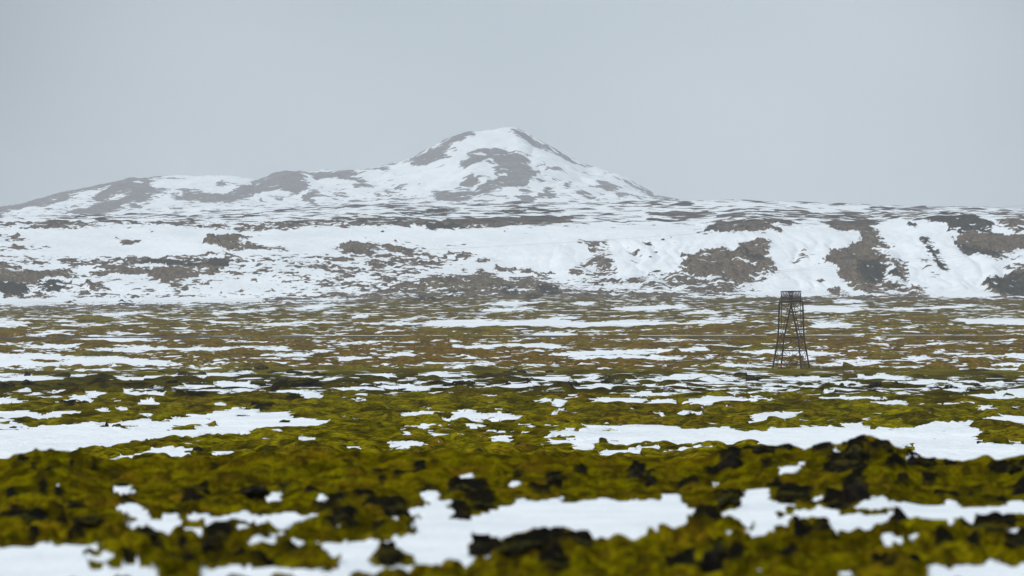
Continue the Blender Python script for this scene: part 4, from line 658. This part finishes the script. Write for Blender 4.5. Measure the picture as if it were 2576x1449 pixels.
# tension insulator strings, jumpers
ends = []
for ph, (yy, xx) in enumerate(((-9.6, .5), (0.0, 2.0), (9.6, .5))):
    for s in (-1, 1):
        m = MB(); a = Vector((s * xx, yy, zt - .15)); b = a + Vector((s * 4.5, 0, -.42)); d = (b - a).normalized()
        m.tube(a, b, .10, 6)
        for k in range(15):
            c = a.lerp(b, .08 + .058 * k); m.tube(c - d * .035, c + d * .035, .10, 10, .27); m.tube(c + d * .035, c + d * .06, .27, 10, .24)
        m.build('insulator_string', M_ins, pyl); ends.append((ph, s, b))
    m = MB(); p0 = [q for (k, s, q) in ends if k == ph]; N_ = 12
    for k in range(N_):
        f = lambda t: p0[0].lerp(p0[1], t) + Vector((0, 0, -1.3 * (1 - (2 * t - 1) ** 2)))
        m.tube(f(k / N_), f((k + 1) / N_), .018, 5)
    m.build('jumper_cable', M_wire, pyl)
Rz = Matrix.Rotation(math.radians(-21.9), 4, 'Z'); Tz = Matrix.Translation((tx, ty, float(tz)))
def cable(name, a, b, sag, r, label, group, n=60):
    cu = bpy.data.curves.new(name, 'CURVE'); cu.dimensions = '3D'; cu.bevel_depth = r; cu.bevel_resolution = 1
    sp = cu.splines.new('POLY'); sp.points.add(n)
    for k in range(n + 1):
        t = k / n; p = Vector(a).lerp(Vector(b), t) - Vector((0, 0, sag * 4 * t * (1 - t))); sp.points[k].co = (*p, 1)
    o = bpy.data.objects.new(name, cu); COL.objects.link(o)
    dg = bpy.context.evaluated_depsgraph_get(); me = bpy.data.meshes.new_from_object(o.evaluated_get(dg)); me.name = name
    bpy.data.objects.remove(o); o = bpy.data.objects.new(name, me); COL.objects.link(o); me.materials.append(M_wire)
    return tag(o, label, 'cable', group)
phn = ['nearest', 'middle', 'farthest']
for ph, s, b in ends:
    p = Tz @ Rz @ b; q = Tz @ Rz @ (b + Vector((s * 330, 0, 1.0)))
    cable('power_cable', p, q, 7.5, .014, f"{phn[ph]} thin cable leaving the lattice tower to the {'left' if s < 0 else 'right'}", 'cables strung from the lattice tower')
def fp(xv, yv, R): t = math.atan((xv - XC) / F); return Vector((R * math.sin(t), R * math.cos(t), zof(yv, R)))
# the second line: passes behind the tower, in front of the scarp; every point of it is at its own height over the plain
def cable_through(pts, r, label, group='cables of the far line in front of the scarp'):
    cu = bpy.data.curves.new('power_cable', 'CURVE'); cu.dimensions = '3D'; cu.bevel_depth = r; cu.bevel_resolution = 1
    xs = np.array([p[0] for p in pts], float); ys = np.array([p[1] for p in pts], float); c = np.polyfit(xs, ys, 2)
    X_ = np.linspace(xs[0], xs[-1], 80); sp = cu.splines.new('POLY'); sp.points.add(79)
    for k, x in enumerate(X_): sp.points[k].co = (*fp(x, np.polyval(c, x), 1900 + (x + 300) * .11), 1)
    o = bpy.data.objects.new('power_cable', cu); COL.objects.link(o)
    dg = bpy.context.evaluated_depsgraph_get(); me = bpy.data.meshes.new_from_object(o.evaluated_get(dg)); me.name = 'power_cable'
    bpy.data.objects.remove(o); o = bpy.data.objects.new('power_cable', me); COL.objects.link(o); me.materials.append(M_wire); tag(o, label, 'cable', group)
cable_through([(-300,763),(0,760),(520,751),(1000,738),(1500,712),(1960,682),(2200,662),(2576,625),(2900,590)], .045, 'faint sagging cable in front of the scarp, upper one of the close pair')
cable_through([(-300,768),(0,765),(520,755),(1000,742),(1500,716),(1960,686),(2200,667),(2576,630),(2900,595)], .045, 'faint sagging cable in front of the scarp, lower one of the close pair')
cable_through([(850,640),(1030,630),(1440,608),(1750,590),(2050,566),(2330,540),(2576,517),(2900,486)], .045, 'single faint cable crossing high above the white snow slope')

# ------------------------------------------------------------------ road on a low bank across the plain
def strip(name, offs, mat, dz):
    m = MB(); xs = np.linspace(-420, 3000, 300); n = len(offs)
    for x in xs:
        yv = np.interp(x, [-420, 0, 900, 1600, 2576, 3000], [851.5, 850.5, 848, 848, 844.5, 843])
        t = math.atan((x - XC) / F); jj = int(np.clip(np.searchsorted(TH, t), 0, NC - 1)); a_, b_ = rowof(1100), rowof(2000)
        yy = YVG[a_:b_, jj]; R = float(np.interp(-yv, -yy, RW[a_:b_])); zr = float(np.interp(R, RW[a_:b_], ZB[a_:b_, jj]))
        for do, h in offs: m.v.append(Vector(((R + do) * math.sin(t), (R + do) * math.cos(t), zr + h + dz)))
    for i in range(len(xs) - 1):
        for k in range(n - 1): a_ = i * n + k; m.f.append((a_, a_ + n, a_ + n + 1, a_ + 1))
    return m.build(name, mat)
bank = strip('road_bank', [(-7.5, -1.6), (-3.4, .85), (3.4, .85), (7.5, -1.6)], M_gravel, 0); bank['kind'] = 'structure'
m_, N_, L__ = newmat('snowy_road'); o_ = N_.new('ShaderNodeOutputMaterial'); b_ = N_.new('ShaderNodeBsdfPrincipled'); L__(b_.outputs[0], o_.inputs[0])
tc_ = N_.new('ShaderNodeTexCoord'); n_ = N_.new('ShaderNodeTexNoise'); n_.inputs['Scale'].default_value = .035; n_.inputs['Detail'].default_value = 3
sx_ = N_.new('ShaderNodeSeparateXYZ'); L__(tc_.outputs['Object'], sx_.inputs[0]); L__(tc_.outputs['Object'], n_.inputs['Vector'])
ad_ = mathn(N_, L__, 'ADD', n_.outputs['Fac'], mathn(N_, L__, 'MULTIPLY', sx_.outputs['X'], .0011))
c_ = N_.new('ShaderNodeValToRGB'); c_.color_ramp.elements[0].position = .30; c_.color_ramp.elements[1].position = .40
c_.color_ramp.elements[0].color = (.05, .045, .04, 1); c_.color_ramp.elements[1].color = (.78, .80, .82, 1); L__(ad_, c_.inputs['Fac']); L__(c_.outputs['Color'], b_.inputs['Base Color']); b_.inputs['Roughness'].default_value = .9
road = strip('road', [(-3.2, .86), (3.2, .86)], m_, .02); road['kind'] = 'structure'; road['label'] = 'snow covered gravel road crossing the plain'

# ------------------------------------------------------------------ lava rocks
def rock_mat():
    m, N, L = newmat('black_lava'); o = N.new('ShaderNodeOutputMaterial'); bs = N.new('ShaderNodeBsdfPrincipled'); L(bs.outputs[0], o.inputs[0])
    tc = N.new('ShaderNodeTexCoord'); geo = N.new('ShaderNodeNewGeometry')
    n = N.new('ShaderNodeTexNoise'); n.inputs['Scale'].default_value = 2.6; n.inputs['Detail'].default_value = 5; n.inputs['Roughness'].default_value = .65; L(tc.outputs['Object'], n.inputs['Vector'])
    oi = N.new('ShaderNodeObjectInfo')
    sx = N.new('ShaderNodeSeparateXYZ'); L(geo.outputs['Normal'], sx.inputs[0])
    # moss settles on the upward faces
    s = mathn(N, L, 'ADD', mathn(N, L, 'ADD', mathn(N, L, 'MULTIPLY', sx.outputs['Z'], .55), mathn(N, L, 'MULTIPLY', n.outputs['Fac'], 1.5)), mathn(N, L, 'MULTIPLY', oi.outputs['Random'], .22))
    mr = N.new('ShaderNodeMapRange'); mr.inputs['From Min'].default_value = 1.18; mr.inputs['From Max'].default_value = 1.38; L(s, mr.inputs['Value'])
    c = N.new('ShaderNodeValToRGB'); c.color_ramp.elements[0].position = .3; c.color_ramp.elements[1].position = .75
    c.color_ramp.elements[0].color = (.006, .0055, .0045, 1); c.color_ramp.elements[1].color = (.042, .036, .030, 1)
    e = c.color_ramp.elements.new(.9); e.color = (.12, .11, .10, 1); L(n.outputs['Fac'], c.inputs['Fac'])
    mx = N.new('ShaderNodeMix'); mx.data_type = 'RGBA'; L(mr.outputs[0], mx.inputs['Factor']); L(c.outputs['Color'], mx.inputs['A']); mx.inputs['B'].default_value = (.070, .062, .002, 1)
    L(mx.outputs['Result'], bs.inputs['Base Color']); bs.inputs['Roughness'].default_value = .95; bs.inputs['Specular IOR Level'].default_value = .1
    bp = N.new('ShaderNodeBump'); bp.inputs['Strength'].default_value = .9; bp.inputs['Distance'].default_value = .12; L(n.outputs['Fac'], bp.inputs['Height']); L(bp.outputs[0], bs.inputs['Normal'])
    return m
M_rock = rock_mat()
import bmesh
from mathutils import noise as mn
def rock_mesh(seed, kind):
    bm = bmesh.new(); bmesh.ops.create_icosphere(bm, subdivisions=5, radius=.5)
    off = Vector((seed * 7.3, seed * 3.1, seed * 1.7))
    for v in bm.verts:
        p = v.co.copy(); d = p.normalized()
        q = p * 2.0 + off
        f = 1 + .55 * mn.noise(q) + .40 * abs(mn.noise(q * 2.3)) - .36 * abs(mn.noise(q * 4.9 + off)) + .16 * mn.noise(q * 10) + .07 * mn.noise(q * 21)
        cell = mn.cell(p * 3.1 + off); f += .16 * (cell - .5)
        r = p * f
        if kind == 'spire': r.z = r.z * 1.0 if r.z < 0 else r.z * 1.15; k = max(.25, 1 - max(0, r.z) * 1.15); r.x *= k; r.y *= k
        if kind != 'spire': k = 1 - .55 * max(0, r.z + .1) ** 1.3; r.x *= k; r.y *= k
        if kind == 'slab': r.z *= .8
        v.co = r
    zmin = min(v.co.z for v in bm.verts); zmax = max(v.co.z for v in bm.verts); sx = max(v.co.x for v in bm.verts) - min(v.co.x for v in bm.verts)
    for v in bm.verts: v.co = Vector((v.co.x / sx, v.co.y / sx, (v.co.z - zmin) / (zmax - zmin) * 1.25 - .25))
    me = bpy.data.meshes.new('lava_rock'); bm.to_mesh(me); bm.free(); me.materials.append(M_rock); me.shade_smooth(); return me
RM = {'lump': [rock_mesh(s, 'lump') for s in (1, 2, 3, 4)], 'spire': [rock_mesh(s, 'spire') for s in (5, 6)], 'slab': [rock_mesh(s, 'slab') for s in (7, 8, 9)]}
rocks = []
def rock_at(c, cx, cy, rx, ry, r0, r1, group, label=None, shape=None):
    """cx, cy centre; rx, ry half sizes as measured"""
    xv, yv = tv(c, cx, cy); k = CR[c][2]; w_ = 2 * rx * k; h_ = 2 * ry * k
    x, y, z, R = spot(xv, yv + h_ * .5, r0, r1)
    sc = R / F
    shape = shape or ('spire' if h_ > w_ * .95 else 'slab' if h_ < w_ * .33 else 'lump')
    o = bpy.data.objects.new('lava_rock', random.choice(RM[shape])); COL.objects.link(o)
    o.location = (x, y, z - .06 * h_ * sc * group.startswith('blurred'))
    if group.startswith('black lava rocks in'): sc *= 1.25
    o.scale = (w_ * sc * 1.2, w_ * sc * random.uniform(.7, 1.0), h_ * sc * .85)
    o.rotation_euler = (random.uniform(-.12, .12), random.uniform(-.12, .12), random.choice((0, math.pi)) + random.uniform(-.35, .35))
    rocks.append((o, xv, yv, w_, h_, group, label)); return o
G1 = 'black lava rocks in the rocky belt below the tower'
for e in [(200,622,18,16),(280,614,14,12),(490,617,14,10),(1055,617,20,12),(1170,607,22,12),(1325,622,32,18),(1740,590,28,12),(1795,592,22,9),(1900,592,38,16),(1980,604,34,14),(2130,612,44,13),(2220,602,20,11),(2290,628,22,12),(2330,638,22,8),(30,700,40,18),(75,708,26,16),(575,757,30,18),(740,738,45,12),(1100,757,44,16),(1390,757,28,10),(1550,747,32,13),(1420,785,60,10),(1250,750,36,11),(250,842,28,13),(190,857,28,18),(540,822,54,12),(500,862,70,22),(310,876,38,20),(225,912,20,12),(275,924,38,15),(460,918,14,18),(600,918,34,14),(730,812,42,13),(1720,672,38,11),(2110,657,28,10),(1880,712,48,16),(2010,745,50,22),(2180,715,80,28),(2270,722,40,20),(2140,805,55,20),(2260,800,40,16),(1890,865,60,18),(2370,767,50,14)]:
    rock_at('5', *e, 500, 900, G1)
for e in [(500,745,36,16),(410,751,22,10),(700,702,44,12),(790,728,40,12),(900,706,44,14),(950,722,40,14),(1245,628,28,16),(1335,622,26,12),(1305,602,14,7),(1545,607,26,11),(1410,657,30,8),(1675,684,22,13),(1710,716,32,17),(1840,737,26,8),(1945,703,26,18),(2060,678,32,14),(2100,723,44,12),(2280,603,26,11),(2500,677,34,11),(190,662,18,8)]:
    rock_at('6', *e, 500, 900, G1)
for e in [(320,632,28,8),(70,667,44,8),(170,683,60,9),(430,647,26,9),(570,662,44,15),(1090,647,32,11),(670,717,28,15),(925,632,12,8),(1460,722,32,21),(1610,707,26,19),(1280,722,24,10),(1210,714,14,10),(1390,747,26,9),(2060,702,32,14),(2170,708,30,18),(1970,713,26,12),(1920,757,44,11),(2140,750,44,13)]:
    rock_at('7', *e, 500, 900, G1)
G2 = 'dark rocks standing in the nearer snow fields'
rock_at('5', 772, 988, 14, 24, 130, 500, G2, 'narrow dark spire of rock on the upper edge of the big left snow field', 'spire')
rock_at('5', 745, 1004, 22, 8, 130, 500, G2, 'low dark rock lying left of the spire in the big left snow field')
rock_at('5', 1785, 870, 11, 18, 130, 500, G2, 'upright dark rock above the tip of the big left snow field')
rock_at('5', 2065, 977, 38, 13, 130, 500, G2, 'dark mossy rock poking from the right end of the left snow field')
rock_at('5', 1430, 1190, 38, 24, 130, 500, G2, 'dark overhanging rock between the two small snow patches at lower left')
rock_at('5', 95, 1000, 26, 8, 130, 500, G2, 'flat dark rock at the left frame edge above the snow field')
rock_at('6', 1868, 1218, 18, 16, 130, 500, G2, 'small black rock at the left tip of the lower snow strip')
G3 = 'rocks standing on the skyline of the plain'
rock_at('5', 1170, 128, 16, 16, 2000, 2940, G3, 'taller dark rock on the far edge of the plain against the snow', 'spire')
rock_at('5', 1072, 134, 14, 6, 2000, 2940, G3, 'low dark rock on the far edge of the plain left of the taller one')
rock_at('5', 640, 142, 24, 5, 2000, 2940, G3, 'long low dark rock at the far edge of the plain, leftmost one')
G4 = 'boulders on the white snow slope'
for e, l in [((2358,915,12,8), 'dark boulder highest on the white slope'), ((2313,996,17,6), 'flat dark boulder midway down the white slope'), ((2268,1059,12,5), 'small dark boulder below the flat one on the white slope'), ((2315,1143,28,8), 'long dark boulder lowest on the white slope above the outcrop'), ((2417,901,5,4), 'tiny dark boulder right of the highest one on the slope'), ((325,859,12,7), 'lone dark boulder below the rim at the left of the white slope'), ((2250,945,22,12), 'jagged dark rock beside the scree on the white slope')]:
    rock_at('3', *e, 3000, 3900, G4, l)
G5 = 'blurred lava rocks in the foreground'
FG = [
 ('8',1480,460,58,42,'rounded black rock in the moss, upper middle of the left foreground',None), ('8',1880,500,95,45,'dark rock ledge beside a small white snow pocket in the left foreground',None),
 ('8',660,748,110,42,'broad black rock left of the jagged snow patch',None), ('8',1600,815,95,68,'steep black rock under the right end of the jagged snow patch',None), ('8',1075,830,70,55,'black rock biting into the bottom of the jagged snow patch',None),
 ('8',1545,925,70,52,'dark round rock in the moss below the jagged snow patch',None), ('8',1800,722,90,18,'dark low rock ridge in the middle of the long thin snow patch','slab'), ('8',2495,690,70,62,'big dark rock left of the central snow field',None),
 ('8',170,670,120,45,'wide dark rock on the far left of the foreground',None), ('8',560,578,62,32,'low dark rock above the broad black one at left',None), ('8',240,285,22,18,'small dark rock on the left mound',None), ('8',310,448,26,36,'upright shadowy rock on the left mound slope',None), ('8',910,562,75,16,'dark slab above the leaning snow patch','slab'), ('8',900,438,45,18,'dark slab over the small snow pocket','slab'),
 ('8',350,178,38,12,'small dark rock on the crest of the left mound, right one',None), ('8',262,190,22,14,'small dark rock on the crest of the left mound, left one',None), ('8',550,212,90,14,'long dark rock along the right shoulder of the left mound','slab'),
 ('a',598,328,42,46,'upright black rock standing alone on the mossy crest','spire'), ('a',1800,335,42,32,'small black rock with a snow fleck on the mossy crest',None), ('a',2200,335,62,66,'pointed black rock left of the big rocky mound','spire'), ('a',2305,395,40,45,'dark rock at the right foot of the pointed one',None),
 ('a',1600,412,56,44,'black rock in the moss above the central snow field',None), ('a',930,450,110,48,'jumbled black rock above the central snow field, left one',None), ('a',1060,565,100,50,'jumbled mossy rock at the upper edge of the central snow field',None), ('a',905,655,75,55,'black rock corner hanging over the central snow field',None),
 ('a',1055,925,85,70,'knobbly rock at the left end of the low rock island','lump'), ('a',1340,930,170,75,'broad mossy rock in the middle of the low rock island','slab'), ('a',1610,870,60,110,'rock horn rising from the low rock island','spire'), ('a',1760,895,120,45,'flat rock at the right end of the low rock island',None),
 ('a',385,1000,100,62,'rounded rock islet in the snow at the bottom',None), ('a',60,705,90,62,'dark rock at the left of the central moss hummock',None), ('a',430,620,90,62,'dark rock above the white dot of snow',None), ('a',1620,1065,100,42,'dark rock cut by the bottom frame edge, middle',None), ('a',2460,785,35,18,'small dark rock on the lower right rim of the central snow field',None),
 ('b',420,245,80,85,'square black rock at the left end of the big rocky mound',None), ('b',540,158,42,20,'small black rock on the mound crest right of the square one',None), ('b',655,175,75,45,'black rock on the mound crest, second hump',None), ('b',785,172,80,30,'low black rock on the mound crest beside the second hump',None), ('b',1110,185,75,40,'black rock on the mound crest with a white fleck',None),
 ('b',1330,165,95,85,'tallest black rock crowning the big rocky mound',None), ('b',1280,265,130,60,'broad black rock face under the tallest rock',None), ('b',1550,125,62,46,'rounded black rock at the right of the mound summit',None), ('b',1470,170,45,30,'black rock between the two summit rocks',None), ('b',1755,225,48,52,'black rock on the right shoulder of the mound',None), ('b',1870,275,50,25,'small black rock at the right foot of the mound',None),
 ('b',1335,445,88,115,'tall dark rock column on the front of the mound','lump'), ('b',1200,555,120,50,'dark rock base at the edge of the right snow patch',None), ('b',870,500,125,50,'dark cave-like rock above the right snow patch',None), ('b',680,303,46,30,'dark round rock left of the small snow pocket on the mound',None),
 ('b',415,560,90,62,'black rock with a snow fleck between the two snow fields',None), ('b',245,690,120,62,'black rock at the right corner of the central snow field',None), ('b',1090,780,68,55,'black rock with pale lichen below the right snow patch',None), ('b',1690,715,110,36,'mossy dark rock on the lower edge of the right snow patch',None),
 ('b',2280,725,190,48,'long black rock at the right frame edge',None), ('b',2450,680,50,30,'pointed black rock on top of the long one at right',None), ('b',2540,880,90,58,'black rock under the snow blob at the right edge',None), ('b',300,985,100,115,'pale-flecked rock pillar at the bottom of the frame','lump'), ('b',100,1060,90,48,'dark rock at the foot of the pale-flecked pillar',None), ('b',2510,300,58,42,'dark rock on the moss at far right',None), ('b',2545,435,50,66,'dark rock at the right edge above the snow',None), ('b',2035,272,36,24,'small dark rock on the crest right of the mound',None),
]
for c, cx, cy, rx, ry, l, sh in FG: rock_at(c, cx, cy, rx, ry, 12, 44, G5, l, sh)
ORD = ['first','second','third','fourth','fifth','sixth','seventh','eighth','ninth','tenth','eleventh','twelfth','thirteenth','fourteenth','fifteenth','sixteenth','seventeenth','eighteenth','nineteenth','twentieth']
# the belt rocks: named by their stretch of the belt and their order in it
belt = sorted([r for r in rocks if r[5] == G1], key=lambda r: r[1])
def stretch(x, y):
    if x < 300: s_ = 'far left'
    elif x < 860: s_ = 'centre left'
    elif x < 1300: s_ = 'left of middle'
    elif x < 1720: s_ = 'right of middle'
    elif x < 2080: s_ = 'below the tower'
    else: s_ = 'far right'
    return s_, ('back' if y < 955 else 'middle' if y < 990 else 'front')
groups = {}
for r in belt: groups.setdefault(stretch(r[1], r[2]), []).append(r)
for (s_, rowname), rs in groups.items():
    for i, r in enumerate(rs):
        q = ORD[i] + ' from the left'
        ad = 'tall' if r[4] > r[3] * .85 else 'low wide' if r[4] < r[3] * .4 else 'squat'
        tag(r[0], f'{ad} lava rock, {q} in the {rowname} row, {s_}', 'rock', G1)
for r in rocks:
    if r[5] != G1: tag(r[0], r[6], 'rock', r[5])

# ------------------------------------------------------------------ haze
m, N, L = newmat('haze_air'); o = N.new('ShaderNodeOutputMaterial'); pv = N.new('ShaderNodeVolumePrincipled')
pv.inputs['Color'].default_value = (.95, .965, 1.0, 1); pv.inputs['Density'].default_value = 7.3e-5; pv.inputs['Anisotropy'].default_value = .25
L(pv.outputs[0], o.inputs['Volume'])
zmin, zmax = float(ZG.min()), float(max(ZG.max(), 30))
mb = MB(); mb.box((0, 0, (zmin - 1 + zmax + 15) / 2), 12500, 12500, (zmax + 15 - zmin + 1) / 2)
hz = mb.build('haze', m); hz['kind'] = 'stuff'; hz['label'] = 'thin cold mist over the whole landscape'
